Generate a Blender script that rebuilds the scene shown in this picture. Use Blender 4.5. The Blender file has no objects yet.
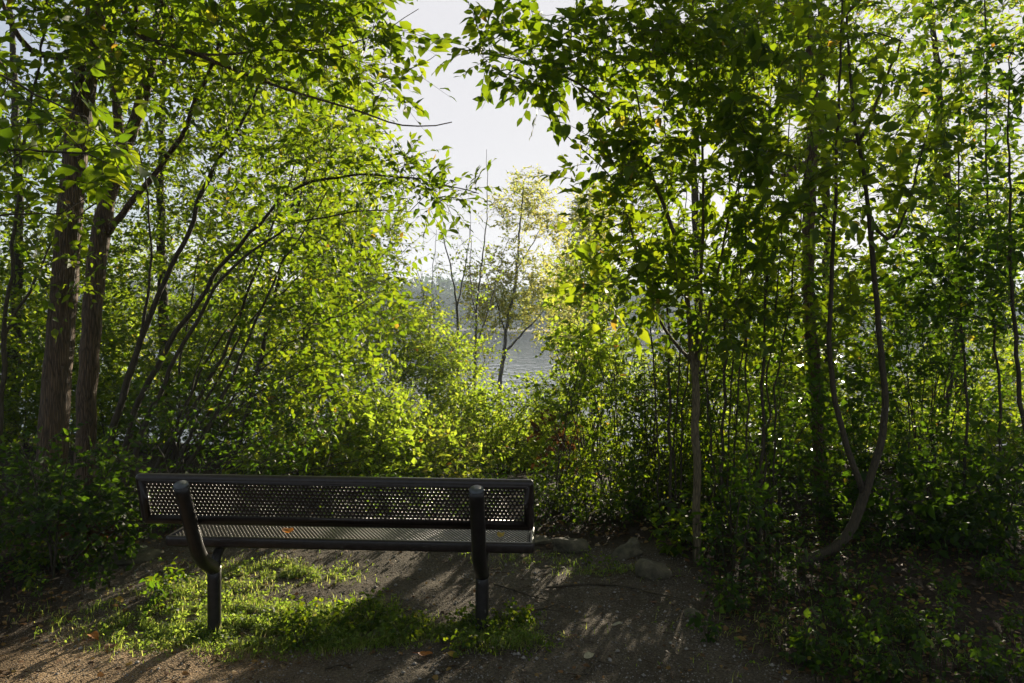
import bpy, math, random
import numpy as np
from mathutils import Vector, Matrix

random.seed(7)
RNG = np.random.default_rng(11)
C = bpy.context.scene.collection
scene = bpy.context.scene

# ------------------------------------------------------------------ camera
W, H, F = 1024, 683, 796.0
CAM = np.array([0.0, 0.0, 1.52])
PITCH, ROLL = math.radians(-1.4), math.radians(0.446)
cam_d = bpy.data.cameras.new("camera")
cam_d.sensor_width = 36.0
cam_d.lens = F / W * 36.0
cam_d.clip_start, cam_d.clip_end = 0.05, 3000
cam = bpy.data.objects.new("camera", cam_d)
C.objects.link(cam)
cam.matrix_world = (Matrix.Translation(Vector(CAM)) @ Matrix.Rotation(math.radians(90) + PITCH, 4, 'X')
                    @ Matrix.Rotation(ROLL, 4, 'Z'))
scene.camera = cam
_m = np.array(cam.matrix_world.to_3x3())
RIGHT, UP, FWD = _m[:, 0], _m[:, 1], -_m[:, 2]


def S(px, py, d):
    """world point that the photograph shows at (px, py), d metres away"""
    return CAM + d * (FWD + (px - W / 2) / F * RIGHT - (py - H / 2) / F * UP)


# ------------------------------------------------------------------ sky, sun, exposure
SUN_DIR = S(792, 132, 1.0) - CAM
SUN_DIR /= np.linalg.norm(SUN_DIR)
SUN_EL = math.asin(SUN_DIR[2])
SUN_AZ = math.atan2(SUN_DIR[0], SUN_DIR[1])
world = bpy.data.worlds.new("World")
scene.world = world
world.use_nodes = True
wn, wl = world.node_tree.nodes, world.node_tree.links
bg = wn['Background']
sky = wn.new('ShaderNodeTexSky')
sky.sky_type = 'NISHITA'
sky.sun_disc = False
sky.sun_elevation = SUN_EL
sky.sun_rotation = SUN_AZ
sky.altitude = 200
sky.air_density = 1.0
sky.dust_density = 1.5
sky.ozone_density = 2.5
wtc = wn.new('ShaderNodeTexCoord'); wnz = wn.new('ShaderNodeTexNoise')     # thin high cloud veils the blue
wnz.inputs['Scale'].default_value = 1.6; wnz.inputs['Detail'].default_value = 5
wl.new(wtc.outputs['Generated'], wnz.inputs['Vector'])
wmr = wn.new('ShaderNodeMapRange')
wmr.inputs[1].default_value = .38; wmr.inputs[2].default_value = .58; wmr.inputs[3].default_value = .45; wmr.inputs[4].default_value = .85
wl.new(wnz.outputs['Fac'], wmr.inputs[0])
wmx = wn.new('ShaderNodeMix'); wmx.data_type = 'RGBA'
wdt = wn.new('ShaderNodeVectorMath'); wdt.operation = 'DOT_PRODUCT'; wdt.inputs[1].default_value = Vector(SUN_DIR)
wl.new(wtc.outputs['Generated'], wdt.inputs[0])
wm2 = wn.new('ShaderNodeMapRange')
wm2.inputs[1].default_value = .66; wm2.inputs[2].default_value = .86; wm2.inputs[3].default_value = .12; wm2.inputs[4].default_value = .98
wl.new(wdt.outputs['Value'], wm2.inputs[0])
wmm = wn.new('ShaderNodeMath'); wmm.operation = 'MAXIMUM'
wmm2 = wn.new('ShaderNodeMath'); wmm2.operation = 'MULTIPLY'; wmm2.inputs[1].default_value = .6
wl.new(wmr.outputs[0], wmm2.inputs[0]); wl.new(wmm2.outputs[0], wmm.inputs[0]); wl.new(wm2.outputs[0], wmm.inputs[1])
wl.new(wmm.outputs[0], wmx.inputs['Factor']); wl.new(sky.outputs[0], wmx.inputs[6])
wmx.inputs[7].default_value = (6.1, 6.0, 6.25, 1)
wl.new(wmx.outputs[2], bg.inputs[0])
bg.inputs[1].default_value = 0.05
sun_l = bpy.data.lights.new("sun", 'SUN')
sun_l.energy = 5.0
sun_l.angle = math.radians(0.5)
sun_l.color = (1.0, 0.88, 0.68)
sun = bpy.data.objects.new("sun", sun_l)
C.objects.link(sun)
sun.rotation_euler = Vector(SUN_DIR).to_track_quat('Z', 'Y').to_euler()
vs = scene.view_settings
vs.view_transform = 'Standard'
vs.look = 'None'
vs.exposure = 1.4
vs.gamma = 1.0
vs.use_curve_mapping = False
cy = scene.cycles
cy.max_bounces = 8
cy.diffuse_bounces = 3
cy.transmission_bounces = 5
cy.glossy_bounces = 2
cy.volume_bounces = 0
cy.use_denoising = True
cy.caustics_reflective = False
cy.caustics_refractive = False


# ------------------------------------------------------------------ helpers
def nrmz(v):
    return v / np.maximum(np.linalg.norm(v, axis=-1, keepdims=True), 1e-9)


def tag(o, label=None, cat=None, group=None, kind=None):
    if label: o['label'] = label
    if cat: o['category'] = cat
    if group: o['group'] = group
    if kind: o['kind'] = kind
    return o


def empty(name, loc, label, cat, group=None, rz=0.0):
    o = bpy.data.objects.new(name, None)
    o.empty_display_size = 0.1
    C.objects.link(o)
    o.location = Vector(loc)
    o.rotation_euler = (0, 0, rz)
    return tag(o, label, cat, group)


def mesh_np(name, verts, polys, mat, parent=None, attrs=None, smooth=False, origin=None):
    """polys: list of integer arrays, each (n, k)"""
    me = bpy.data.meshes.new(name)
    verts = np.asarray(verts, dtype=np.float32)
    if origin is not None:
        verts = verts - np.asarray(origin, dtype=np.float32)
    polys = [np.asarray(p, dtype=np.int32) for p in polys if len(p)]
    me.vertices.add(len(verts))
    me.vertices.foreach_set('co', verts.ravel())
    nl = sum(p.size for p in polys)
    me.loops.add(nl)
    me.loops.foreach_set('vertex_index', np.concatenate([p.ravel() for p in polys]))
    tot = np.concatenate([np.full(len(p), p.shape[1], dtype=np.int32) for p in polys])
    st = np.concatenate([[0], np.cumsum(tot)[:-1]]).astype(np.int32)
    me.polygons.add(len(tot))
    me.polygons.foreach_set('loop_start', st)
    me.polygons.foreach_set('loop_total', tot)
    if smooth:
        me.polygons.foreach_set('use_smooth', tot <= 4)
    for k, v in (attrs or {}).items():
        a = me.attributes.new(k, 'FLOAT', 'POINT')
        a.data.foreach_set('value', np.asarray(v, dtype=np.float32))
    me.update(calc_edges=True)
    me.materials.append(mat)
    o = bpy.data.objects.new(name, me)
    C.objects.link(o)
    if parent is not None:
        o.parent = parent
    return o


class VN:                                       # value noise for shaping terrain and stones
    def __init__(s, seed):
        s.g = np.random.default_rng(seed).random((64, 64))

    def __call__(s, x, y):
        x = np.asarray(x, float); y = np.asarray(y, float)
        xi, yi = np.floor(x).astype(int), np.floor(y).astype(int)
        fx, fy = x - xi, y - yi
        fx, fy = fx * fx * (3 - 2 * fx), fy * fy * (3 - 2 * fy)
        g = s.g
        a = g[xi % 64, yi % 64]; b = g[(xi + 1) % 64, yi % 64]
        c = g[xi % 64, (yi + 1) % 64]; d = g[(xi + 1) % 64, (yi + 1) % 64]
        return (a * (1 - fx) + b * fx) * (1 - fy) + (c * (1 - fx) + d * fx) * fy


N1, N2, N3 = VN(1), VN(2), VN(3)
WATER_Z = -2.6


def sstep(a, b, x):
    t = np.clip((x - a) / (b - a), 0, 1)
    return t * t * (3 - 2 * t)


def ground_z(x, y):
    x = np.asarray(x, float); y = np.asarray(y, float)
    near = np.exp(-((x / 14) ** 2 + ((y - 4) / 12) ** 2))
    z = (N1(x * 0.9, y * 0.9) - 0.5) * 0.07 + (N2(x * 3.1, y * 3.1) - 0.5) * 0.03 * near + (N3(x * 11, y * 11) - 0.5) * 0.012 * near
    s0 = 5.9 + 0.30 * np.abs(x + 0.2)
    z = z - 3.9 * sstep(s0, s0 + 22, y) * 1.0
    z = z + 0.08 * sstep(-2.3, -3.4, x)
    far = sstep(205, 222, y + 8 * N1(x * 0.03, 0.3))
    z = z + far * (1.9 + 7.0 * sstep(232, 420, y) + 1.2 * N2(x * 0.02, y * 0.02))
    back = sstep(110, 240, np.abs(x)) * (1 - far) * sstep(20, 60, y)
    z = z + back * 4.0
    return z


# ------------------------------------------------------------------ materials
def new_mat(name):
    m = bpy.data.materials.new(name)
    m.use_nodes = True
    nt = m.node_tree
    return m, nt, nt.nodes, nt.links, nt.nodes['Principled BSDF']


def ramp(nodes, stops, interp='LINEAR'):
    r = nodes.new('ShaderNodeValToRGB')
    cr = r.color_ramp
    cr.interpolation = interp
    while len(cr.elements) < len(stops):
        cr.elements.new(0.5)
    for e, (p, c) in zip(cr.elements, stops):
        e.position = p
        e.color = (*c, 1)
    return r


def leaf_mat(name, stops, tstops, trans=0.5, rough=0.58, spec=0.22):
    m, nt, n, l, b = new_mat(name)
    at = n.new('ShaderNodeAttribute'); at.attribute_name = 'tint'
    r1, r2 = ramp(n, stops), ramp(n, tstops)
    l.new(at.outputs['Fac'], r1.inputs[0]); l.new(at.outputs['Fac'], r2.inputs[0])
    # blotches on the blades themselves
    tc = n.new('ShaderNodeTexCoord'); nz = n.new('ShaderNodeTexNoise')
    nz.inputs['Scale'].default_value = 60
    l.new(tc.outputs['Object'], nz.inputs['Vector'])
    mx = n.new('ShaderNodeMix'); mx.data_type = 'RGBA'; mx.blend_type = 'MULTIPLY'
    mx.inputs['Factor'].default_value = 0.35
    l.new(r1.outputs[0], mx.inputs[6]); l.new(nz.outputs['Color'], mx.inputs[7])
    l.new(mx.outputs[2], b.inputs['Base Color'])
    b.inputs['Roughness'].default_value = rough
    b.inputs['Specular IOR Level'].default_value = spec
    tr = n.new('ShaderNodeBsdfTranslucent')
    l.new(r2.outputs[0], tr.inputs[0])
    ms = n.new('ShaderNodeMixShader'); ms.inputs[0].default_value = trans
    l.new(b.outputs[0], ms.inputs[1]); l.new(tr.outputs[0], ms.inputs[2])
    l.new(ms.outputs[0], n['Material Output'].inputs[0])
    return m


G0, G1, G2, YL, OR, BR = (.018, .044, .007), (.034, .070, .009), (.060, .100, .013), (.22, .20, .03), (.25, .10, .02), (.10, .05, .02)
T0, T1, T2, TY, TO, TB = (.11, .22, .006), (.24, .36, .009), (.42, .50, .014), (.66, .56, .04), (.55, .22, .03), (.20, .08, .02)
M_LEAF = leaf_mat('leaf_green', [(0, G0), (.45, G1), (.88, G2), (.97, YL), (.999, OR)],
                  [(0, T0), (.45, T1), (.88, T2), (.97, TY), (.999, TO)])
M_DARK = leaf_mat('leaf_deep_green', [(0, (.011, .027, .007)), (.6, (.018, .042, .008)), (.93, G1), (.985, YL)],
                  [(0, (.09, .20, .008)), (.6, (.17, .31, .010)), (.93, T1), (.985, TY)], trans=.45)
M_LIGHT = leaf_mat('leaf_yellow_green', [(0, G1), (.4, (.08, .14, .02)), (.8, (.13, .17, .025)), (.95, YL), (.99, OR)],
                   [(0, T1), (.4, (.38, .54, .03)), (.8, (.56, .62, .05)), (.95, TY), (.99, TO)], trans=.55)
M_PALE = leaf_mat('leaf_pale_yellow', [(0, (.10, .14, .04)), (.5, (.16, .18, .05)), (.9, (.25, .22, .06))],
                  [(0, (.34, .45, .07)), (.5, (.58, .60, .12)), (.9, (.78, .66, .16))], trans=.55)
M_DRY = leaf_mat('leaf_dry_brown', [(0, (.06, .03, .015)), (.5, BR), (.9, (.20, .09, .03))],
                 [(0, (.12, .04, .01)), (.5, TB), (.9, (.40, .16, .03))], trans=.3, rough=.7)
M_GRASS = leaf_mat('grass_blade', [(0, (.05, .10, .02)), (.5, (.11, .17, .04)), (.85, (.24, .25, .08)), (.97, (.36, .29, .13))],
                   [(0, (.26, .42, .03)), (.5, (.50, .62, .08)), (.85, (.74, .74, .18)), (.97, (.80, .68, .30))], trans=.55)
M_LITTER = leaf_mat('fallen_leaf_mix', [(0, (.05, .03, .018)), (.4, (.13, .07, .03)), (.7, (.22, .12, .05)), (.93, (.28, .17, .05)), (1, (.22, .18, .11))],
                    [(0, (.05, .03, .01)), (.5, (.2, .1, .03)), (1, (.4, .3, .06))], trans=.25, rough=.65)
M_FARLEAF = leaf_mat('far_foliage', [(0, (.02, .045, .02)), (.5, (.035, .07, .022)), (1, (.06, .09, .025))],
                     [(0, (.04, .08, .02)), (.5, (.08, .14, .03)), (1, (.14, .18, .04))], trans=.3, rough=.8, spec=.1)


def solid_leaf(name, col, tcol):
    m, nt, n, l, b = new_mat(name)
    tc = n.new('ShaderNodeTexCoord'); nz = n.new('ShaderNodeTexNoise')
    nz.inputs['Scale'].default_value = 90; nz.inputs['Detail'].default_value = 4
    l.new(tc.outputs['Object'], nz.inputs['Vector'])
    r = ramp(n, [(.35, tuple(c * .55 for c in col)), (.65, col)])
    l.new(nz.outputs['Fac'], r.inputs[0]); l.new(r.outputs[0], b.inputs['Base Color'])
    b.inputs['Roughness'].default_value = .6
    tr = n.new('ShaderNodeBsdfTranslucent'); tr.inputs[0].default_value = (*tcol, 1)
    ms = n.new('ShaderNodeMixShader'); ms.inputs[0].default_value = .35
    l.new(b.outputs[0], ms.inputs[1]); l.new(tr.outputs[0], ms.inputs[2])
    l.new(ms.outputs[0], n['Material Output'].inputs[0])
    return m


M_YLEAF = solid_leaf('yellow_fallen_leaf', (.55, .36, .05), (.7, .45, .05))
M_OLEAF = solid_leaf('orange_fallen_leaf', (.55, .20, .03), (.7, .25, .03))
M_PLEAF = solid_leaf('pale_fallen_leaf', (.55, .50, .33), (.5, .45, .2))
M_BLEAF = solid_leaf('brown_fallen_leaf', (.18, .09, .04), (.2, .08, .03))


def bark_mat(name, dark, light, scale=18, stretch=.18, bump=.9, dist=.02):
    m, nt, n, l, b = new_mat(name)
    tc = n.new('ShaderNodeTexCoord'); mp = n.new('ShaderNodeMapping')
    mp.inputs['Scale'].default_value = (1, 1, stretch)
    l.new(tc.outputs['Object'], mp.inputs[0])
    nz = n.new('ShaderNodeTexNoise'); nz.inputs['Scale'].default_value = scale
    nz.inputs['Detail'].default_value = 8; nz.inputs['Roughness'].default_value = .7
    l.new(mp.outputs[0], nz.inputs['Vector'])
    vo = n.new('ShaderNodeTexVoronoi'); vo.inputs['Scale'].default_value = scale * 2.2
    vo.feature = 'DISTANCE_TO_EDGE'
    l.new(mp.outputs[0], vo.inputs['Vector'])
    mul = n.new('ShaderNodeMath'); mul.operation = 'MULTIPLY'
    mn = n.new('ShaderNodeMath'); mn.operation = 'MINIMUM'; mn.inputs[1].default_value = .25
    l.new(vo.outputs['Distance'], mn.inputs[0])
    ad = n.new('ShaderNodeMath'); ad.operation = 'MULTIPLY_ADD'; ad.inputs[1].default_value = 2.2
    l.new(mn.outputs[0], ad.inputs[0]); l.new(nz.outputs['Fac'], ad.inputs[2])
    r = ramp(n, [(.35, dark), (.95, light)])
    l.new(ad.outputs[0], r.inputs[0]); l.new(r.outputs[0], b.inputs['Base Color'])
    b.inputs['Roughness'].default_value = .85
    bp = n.new('ShaderNodeBump'); bp.inputs['Strength'].default_value = bump
    bp.inputs['Distance'].default_value = dist
    l.new(ad.outputs[0], bp.inputs['Height']); l.new(bp.outputs[0], b.inputs['Normal'])
    return m


M_BARK = bark_mat('bark_furrowed', (.022, .014, .007), (.16, .10, .052), scale=34, stretch=.09, bump=1.0, dist=.02)
M_TWIG = bark_mat('bark_smooth_brown', (.018, .014, .007), (.060, .044, .022), scale=40, bump=.3, dist=.004)
M_PALEBARK = bark_mat('bark_pale_yellowish', (.04, .030, .014), (.15, .115, .058), scale=30, bump=.7, dist=.006)
M_GREY = bark_mat('bark_grey', (.05, .05, .05), (.16, .15, .14), scale=30, bump=.3, dist=.01)


def ground_material():
    m, nt, n, l, b = new_mat('gravelly_soil')
    tc = n.new('ShaderNodeTexCoord')
    at = n.new('ShaderNodeAttribute'); at.attribute_name = 'soil'
    big = n.new('ShaderNodeTexNoise'); big.inputs['Scale'].default_value = 2.3; big.inputs['Detail'].default_value = 6
    fine = n.new('ShaderNodeTexNoise'); fine.inputs['Scale'].default_value = 85; fine.inputs['Detail'].default_value = 5
    fine.inputs['Roughness'].default_value = .75
    vo = n.new('ShaderNodeTexVoronoi'); vo.inputs['Scale'].default_value = 120
    for t in (big, fine, vo):
        l.new(tc.outputs['Object'], t.inputs['Vector'])
    r1 = ramp(n, [(.3, (.12, .098, .070)), (.7, (.205, .172, .125))])
    l.new(big.outputs['Fac'], r1.inputs[0])
    r2 = ramp(n, [(.32, (.22, .2, .18)), (.5, (.8, .8, .8)), (.68, (1.5, 1.46, 1.38))])
    l.new(fine.outputs['Fac'], r2.inputs[0])
    mx = n.new('ShaderNodeMix'); mx.data_type = 'RGBA'; mx.blend_type = 'MULTIPLY'; mx.inputs['Factor'].default_value = .8
    sa = n.new('ShaderNodeAttribute'); sa.attribute_name = 'sunlit_sand'     # dry tan dirt at the left, part of its sunlit brightness painted in
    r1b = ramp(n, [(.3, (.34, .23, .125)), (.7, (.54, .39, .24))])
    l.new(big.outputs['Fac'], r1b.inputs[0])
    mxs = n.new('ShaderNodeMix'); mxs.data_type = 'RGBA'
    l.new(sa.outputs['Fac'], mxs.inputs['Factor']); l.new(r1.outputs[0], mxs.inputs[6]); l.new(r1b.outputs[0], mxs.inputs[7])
    l.new(mxs.outputs[2], mx.inputs[6]); l.new(r2.outputs[0], mx.inputs[7])
    r3 = ramp(n, [(0, (.55, .5, .45)), (.5, (.9, .88, .85)), (1, (1.2, 1.2, 1.2))])
    l.new(vo.outputs['Color'], r3.inputs[0])
    mx2 = n.new('ShaderNodeMix'); mx2.data_type = 'RGBA'; mx2.blend_type = 'MULTIPLY'; mx2.inputs['Factor'].default_value = .7
    l.new(mx.outputs[2], mx2.inputs[6]); l.new(r3.outputs[0], mx2.inputs[7])
    humus = ramp(n, [(.3, (.025, .018, .012)), (.6, (.07, .05, .032))])
    l.new(fine.outputs['Fac'], humus.inputs[0])
    mx3 = n.new('ShaderNodeMix'); mx3.data_type = 'RGBA'
    l.new(at.outputs['Fac'], mx3.inputs['Factor'])
    l.new(mx2.outputs[2], mx3.inputs[6]); l.new(humus.outputs[0], mx3.inputs[7])
    l.new(mx3.outputs[2], b.inputs['Base Color'])
    b.inputs['Roughness'].default_value = .95
    b.inputs['Specular IOR Level'].default_value = .15
    ad = n.new('ShaderNodeMath'); ad.operation = 'ADD'
    l.new(fine.outputs['Fac'], ad.inputs[0]); l.new(vo.outputs['Distance'], ad.inputs[1])
    bp = n.new('ShaderNodeBump'); bp.inputs['Strength'].default_value = 1.0; bp.inputs['Distance'].default_value = .02
    l.new(ad.outputs[0], bp.inputs['Height']); l.new(bp.outputs[0], b.inputs['Normal'])
    return m


def water_material():
    m, nt, n, l, b = new_mat('lake_water')
    b.inputs['Base Color'].default_value = (.02, .03, .03, 1)
    b.inputs['Roughness'].default_value = .07
    b.inputs['IOR'].default_value = 1.4
    tc = n.new('ShaderNodeTexCoord'); mp = n.new('ShaderNodeMapping'); mp.inputs['Scale'].default_value = (1, .35, 1)
    nz = n.new('ShaderNodeTexNoise'); nz.inputs['Scale'].default_value = .9; nz.inputs['Detail'].default_value = 4
    l.new(tc.outputs['Object'], mp.inputs[0]); l.new(mp.outputs[0], nz.inputs['Vector'])
    bp = n.new('ShaderNodeBump'); bp.inputs['Strength'].default_value = 1.0; bp.inputs['Distance'].default_value = .22
    l.new(nz.outputs['Fac'], bp.inputs['Height']); l.new(bp.outputs[0], b.inputs['Normal'])
    return m


def stone_material(name, a, c, scale=14):
    m, nt, n, l, b = new_mat(name)
    tc = n.new('ShaderNodeTexCoord')
    nz = n.new('ShaderNodeTexNoise'); nz.inputs['Scale'].default_value = scale; nz.inputs['Detail'].default_value = 9
    nz.inputs['Roughness'].default_value = .7
    l.new(tc.outputs['Object'], nz.inputs['Vector'])
    r = ramp(n, [(.35, a), (.7, c)])
    l.new(nz.outputs['Fac'], r.inputs[0]); l.new(r.outputs[0], b.inputs['Base Color'])
    b.inputs['Roughness'].default_value = .9
    bp = n.new('ShaderNodeBump'); bp.inputs['Strength'].default_value = .6; bp.inputs['Distance'].default_value = .01
    l.new(nz.outputs['Fac'], bp.inputs['Height']); l.new(bp.outputs[0], b.inputs['Normal'])
    return m


def metal_material(name, base, rough):
    m, nt, n, l, b = new_mat(name)
    tc = n.new('ShaderNodeTexCoord')
    nz = n.new('ShaderNodeTexNoise'); nz.inputs['Scale'].default_value = 35; nz.inputs['Detail'].default_value = 6
    l.new(tc.outputs['Object'], nz.inputs['Vector'])
    r = ramp(n, [(.35, base), (.75, tuple(min(1, c * 1.9 + .004) for c in base))])
    l.new(nz.outputs['Fac'], r.inputs[0]); l.new(r.outputs[0], b.inputs['Base Color'])
    rr = n.new('ShaderNodeMapRange'); rr.inputs[3].default_value = rough - .1; rr.inputs[4].default_value = rough + .15
    l.new(nz.outputs['Fac'], rr.inputs[0]); l.new(rr.outputs[0], b.inputs['Roughness'])
    b.inputs['Specular IOR Level'].default_value = .45
    n2 = n.new('ShaderNodeTexNoise'); n2.inputs['Scale'].default_value = 400
    l.new(tc.outputs['Object'], n2.inputs['Vector'])
    bp = n.new('ShaderNodeBump'); bp.inputs['Strength'].default_value = .12; bp.inputs['Distance'].default_value = .001
    l.new(n2.outputs['Fac'], bp.inputs['Height']); l.new(bp.outputs[0], b.inputs['Normal'])
    return m


M_GROUND, M_WATER = ground_material(), water_material()
M_ROCK = stone_material('lichen_brown_stone', (.032, .030, .016), (.15, .125, .075))
M_GRAVEL = stone_material('gravel_stone', (.14, .125, .105), (.38, .35, .31), scale=60)
M_COAT = metal_material('dark_brown_plastic_coating', (.016, .0105, .008), .34)
M_POST = metal_material('black_brown_painted_steel', (.009, .007, .006), .38)
M_CAP = metal_material('grey_cap_metal', (.05, .055, .06), .35)

# ------------------------------------------------------------------ ground and lake
def axis(lo, fine_lo, fine_hi, hi, step, ratio=1.12):
    mid = list(np.arange(fine_lo, fine_hi, step))
    a, s, x = [], step, fine_lo
    while x > lo:
        s *= ratio; x -= s; a.append(max(x, lo))
    b, s, x = [], step, fine_hi
    b.append(fine_hi)
    while x < hi:
        s *= ratio; x += s; b.append(min(x, hi))
    return np.array(a[::-1] + mid + b)


def path_mask(x, y):                            # 0 on the worn gravel, 1 on woodland soil
    e = .25 * (N1(x * 2.2 + 5, y * 2.2) - .5) + .12 * (N2(x * 7, y * 7) - .5)
    right = sstep(.75, 1.25, x - (5.3 - y) * .12 + e)
    left = sstep(-1.95, -2.45, x + e + (y - 3.4) * -.32 * -1)
    far = sstep(5.15, 5.6, y + e)
    return np.clip(np.maximum(np.maximum(right, left), far), 0, 1)


gx = axis(-700, -4.6, 4.6, 700, .035)
gy = axis(-60, 2.2, 7.2, 900, .035)
GX, GY = np.meshgrid(gx, gy, indexing='ij')
GZ = ground_z(GX, GY)
nx, ny = GX.shape
idx = np.arange(nx * ny).reshape(nx, ny)
quads = np.stack([idx[:-1, :-1], idx[1:, :-1], idx[1:, 1:], idx[:-1, 1:]], -1).reshape(-1, 4)
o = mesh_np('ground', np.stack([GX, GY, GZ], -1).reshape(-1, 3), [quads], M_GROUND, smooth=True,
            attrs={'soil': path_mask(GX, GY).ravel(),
                   'sunlit_sand': (sstep(-.5, -1.5, GX + .4 * (N2(GX * 3, GY * 3) - .5)) * sstep(4.3, 3.6, GY + .3 * N1(GX * 4, GY * 4))).ravel()})
tag(o, kind='structure')
wx = np.array([[-690, 12, WATER_Z], [690, 12, WATER_Z], [690, 330, WATER_Z], [-690, 330, WATER_Z]])
tag(mesh_np('lake', wx, [[[0, 1, 2, 3]]], M_WATER), kind='structure')


# ------------------------------------------------------------------ tubes and skeletons
def tube_rings(pts, rad, sides, tip=True):
    """verts, quads for one chain"""
    pts = np.asarray(pts, float); n = len(pts)
    t = np.empty_like(pts)
    t[1:-1] = pts[2:] - pts[:-2]; t[0] = pts[1] - pts[0]; t[-1] = pts[-1] - pts[-2]
    t = nrmz(t)
    ref = np.array([1.0, 0.15, 0.0]) if abs(t[0][0]) < .8 else np.array([0., 1., .1])
    u = nrmz(np.cross(t, ref)); v = np.cross(t, u)
    a = np.arange(sides) * 2 * math.pi / sides
    ring = u[:, None, :] * np.cos(a)[None, :, None] + v[:, None, :] * np.sin(a)[None, :, None]
    vv = pts[:, None, :] + ring * np.asarray(rad)[:, None, None]
    i = np.arange(n * sides).reshape(n, sides)
    j = np.roll(i, -1, axis=1)
    q = np.stack([i[:-1], j[:-1], j[1:], i[1:]], -1).reshape(-1, 4)
    return vv.reshape(-1, 3), q


class Skel:
    def __init__(s):
        s.p, s.par, s.minr, s.lock = [], [], [], []

    def add(s, p, par, minr=0.0):
        s.p.append(np.asarray(p, float)); s.par.append(par); s.minr.append(minr)
        return len(s.p) - 1

    def stem(s, pts, r0, r1, start=-1, step=.10, wob=.012, rng=RNG):
        pts = np.array(pts, float)
        d = np.concatenate([[0], np.cumsum(np.linalg.norm(np.diff(pts, axis=0), axis=1))])
        n = max(3, int(d[-1] / step) + 1)
        tt = np.linspace(0, d[-1], n)
        # catmull-like smoothing: interpolate and relax
        q = np.stack([np.interp(tt, d, pts[:, k]) for k in range(3)], -1)
        for _ in range(3):
            q[1:-1] = .25 * q[:-2] + .5 * q[1:-1] + .25 * q[2:]
        nz = rng.normal(0, wob, q.shape); nz = (nz + np.roll(nz, 1, 0)) / 2; nz[0] = 0
        q = q + nz
        rr = r0 + (r1 - r0) * (tt / d[-1]) ** .8
        par = start
        if start >= 0:
            q[0] = s.p[start] * .6 + q[0] * .4
        ids = []
        for k in range(n):
            par = s.add(q[k], par, rr[k]); ids.append(par)
        return ids

    def grow(s, targets, seg=.14, sag=.12, rng=RNG, minz=.15):
        """connect every target to its nearest node by a new, gently rising twig"""
        P = np.array(s.p)
        D = np.min(np.linalg.norm(targets[:, None] - P[None, ::3], axis=2), axis=1)
        order = np.argsort(D)
        arr = np.empty((len(P) + len(targets) * 40, 3)); arr[:len(P)] = P; cnt = len(P)
        tips = []
        for k in order:
            g = targets[k]
            A = arr[:cnt]
            v = g - A
            dist = np.linalg.norm(v, axis=1)
            cost = dist + .9 * np.maximum(0, .25 * dist - v[:, 2]) + .03 * (A[:, 2] < minz)
            j = int(np.argmin(cost)); dd = dist[j]
            m = max(1, min(30, int(dd / seg)))
            a = A[j].copy(); par = j
            up = np.array([0, 0, sag * dd])
            for q in range(1, m + 1):
                t = q / m
                pt = a + (g - a) * t + up * math.sin(math.pi * t) * .5 + rng.normal(0, .012 + .02 * min(dd, 1) / m, 3) * (t < 1)
                par = s.add(pt, par, 0.0)
                if cnt < len(arr):
                    arr[cnt] = pt; cnt += 1
            tips.append(par)
        return tips

    def radii(s, tip=.0016, e=2.4):
        n = len(s.p); acc = np.zeros(n); r = np.zeros(n)
        for i in range(n - 1, -1, -1):
            r[i] = max(s.minr[i], (acc[i] ** (1 / e)) if acc[i] > 0 else tip)
            if s.minr[i] == 0:
                r[i] = min(r[i], .035)
            if s.par[i] >= 0:
                acc[s.par[i]] += r[i] ** e
        return r

    def mesh(s, r=None):
        r = s.radii() if r is None else r
        n = len(s.p); kids = [[] for _ in range(n)]
        for i, p in enumerate(s.par):
            if p >= 0: kids[p].append(i)
        V, Q, off = [], [], 0
        stack = [(None, i) for i in range(n) if s.par[i] < 0]
        while stack:
            pre, i = stack.pop()
            chain, rr = [], []
            if pre is not None:
                chain.append(s.p[pre]); rr.append(min(r[pre], r[i] * 1.25))
            while True:
                chain.append(s.p[i]); rr.append(r[i])
                if not kids[i]: break
                ks = sorted(kids[i], key=lambda k: -r[k])
                for k in ks[1:]: stack.append((i, k))
                i = ks[0]
            if len(chain) < 2: continue
            mr = max(rr)
            sides = 14 if mr > .05 else 8 if mr > .015 else 5 if mr > .005 else 3
            v, q = tube_rings(chain, rr, sides)
            V.append(v); Q.append(q + off); off += len(v)
        return np.concatenate(V), np.concatenate(Q)


# ------------------------------------------------------------------ leaves
_LT7 = np.array([[0, 0, 0], [-.30, .26, .05], [-.27, .62, .05], [0, 1, -.10], [.27, .62, .05], [.30, .26, .05], [0, .48, -.02]])
_LF7 = np.array([[0, 5, 6], [5, 4, 6], [4, 3, 6], [3, 2, 6], [2, 1, 6], [1, 0, 6]])
_LT4 = np.array([[0, 0, 0], [-.33, .45, .06], [0, 1, -.06], [.33, .45, .06]])
_LF4 = np.array([[0, 3, 2], [0, 2, 1]])
BEAMS = []                                      # gaps in the foliage that let the low sun through: (point, radius)


def in_gap(p):
    keep = np.ones(len(p), bool)
    for q, rad, *t0 in BEAMS:
        w = p - q
        t = w @ SUN_DIR
        d = np.linalg.norm(w - t[:, None] * SUN_DIR, axis=1)
        keep &= ~((t > (t0[0] if t0 else .15)) & (d < rad * (1 + .004 * t) + .03))
    return keep


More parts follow.
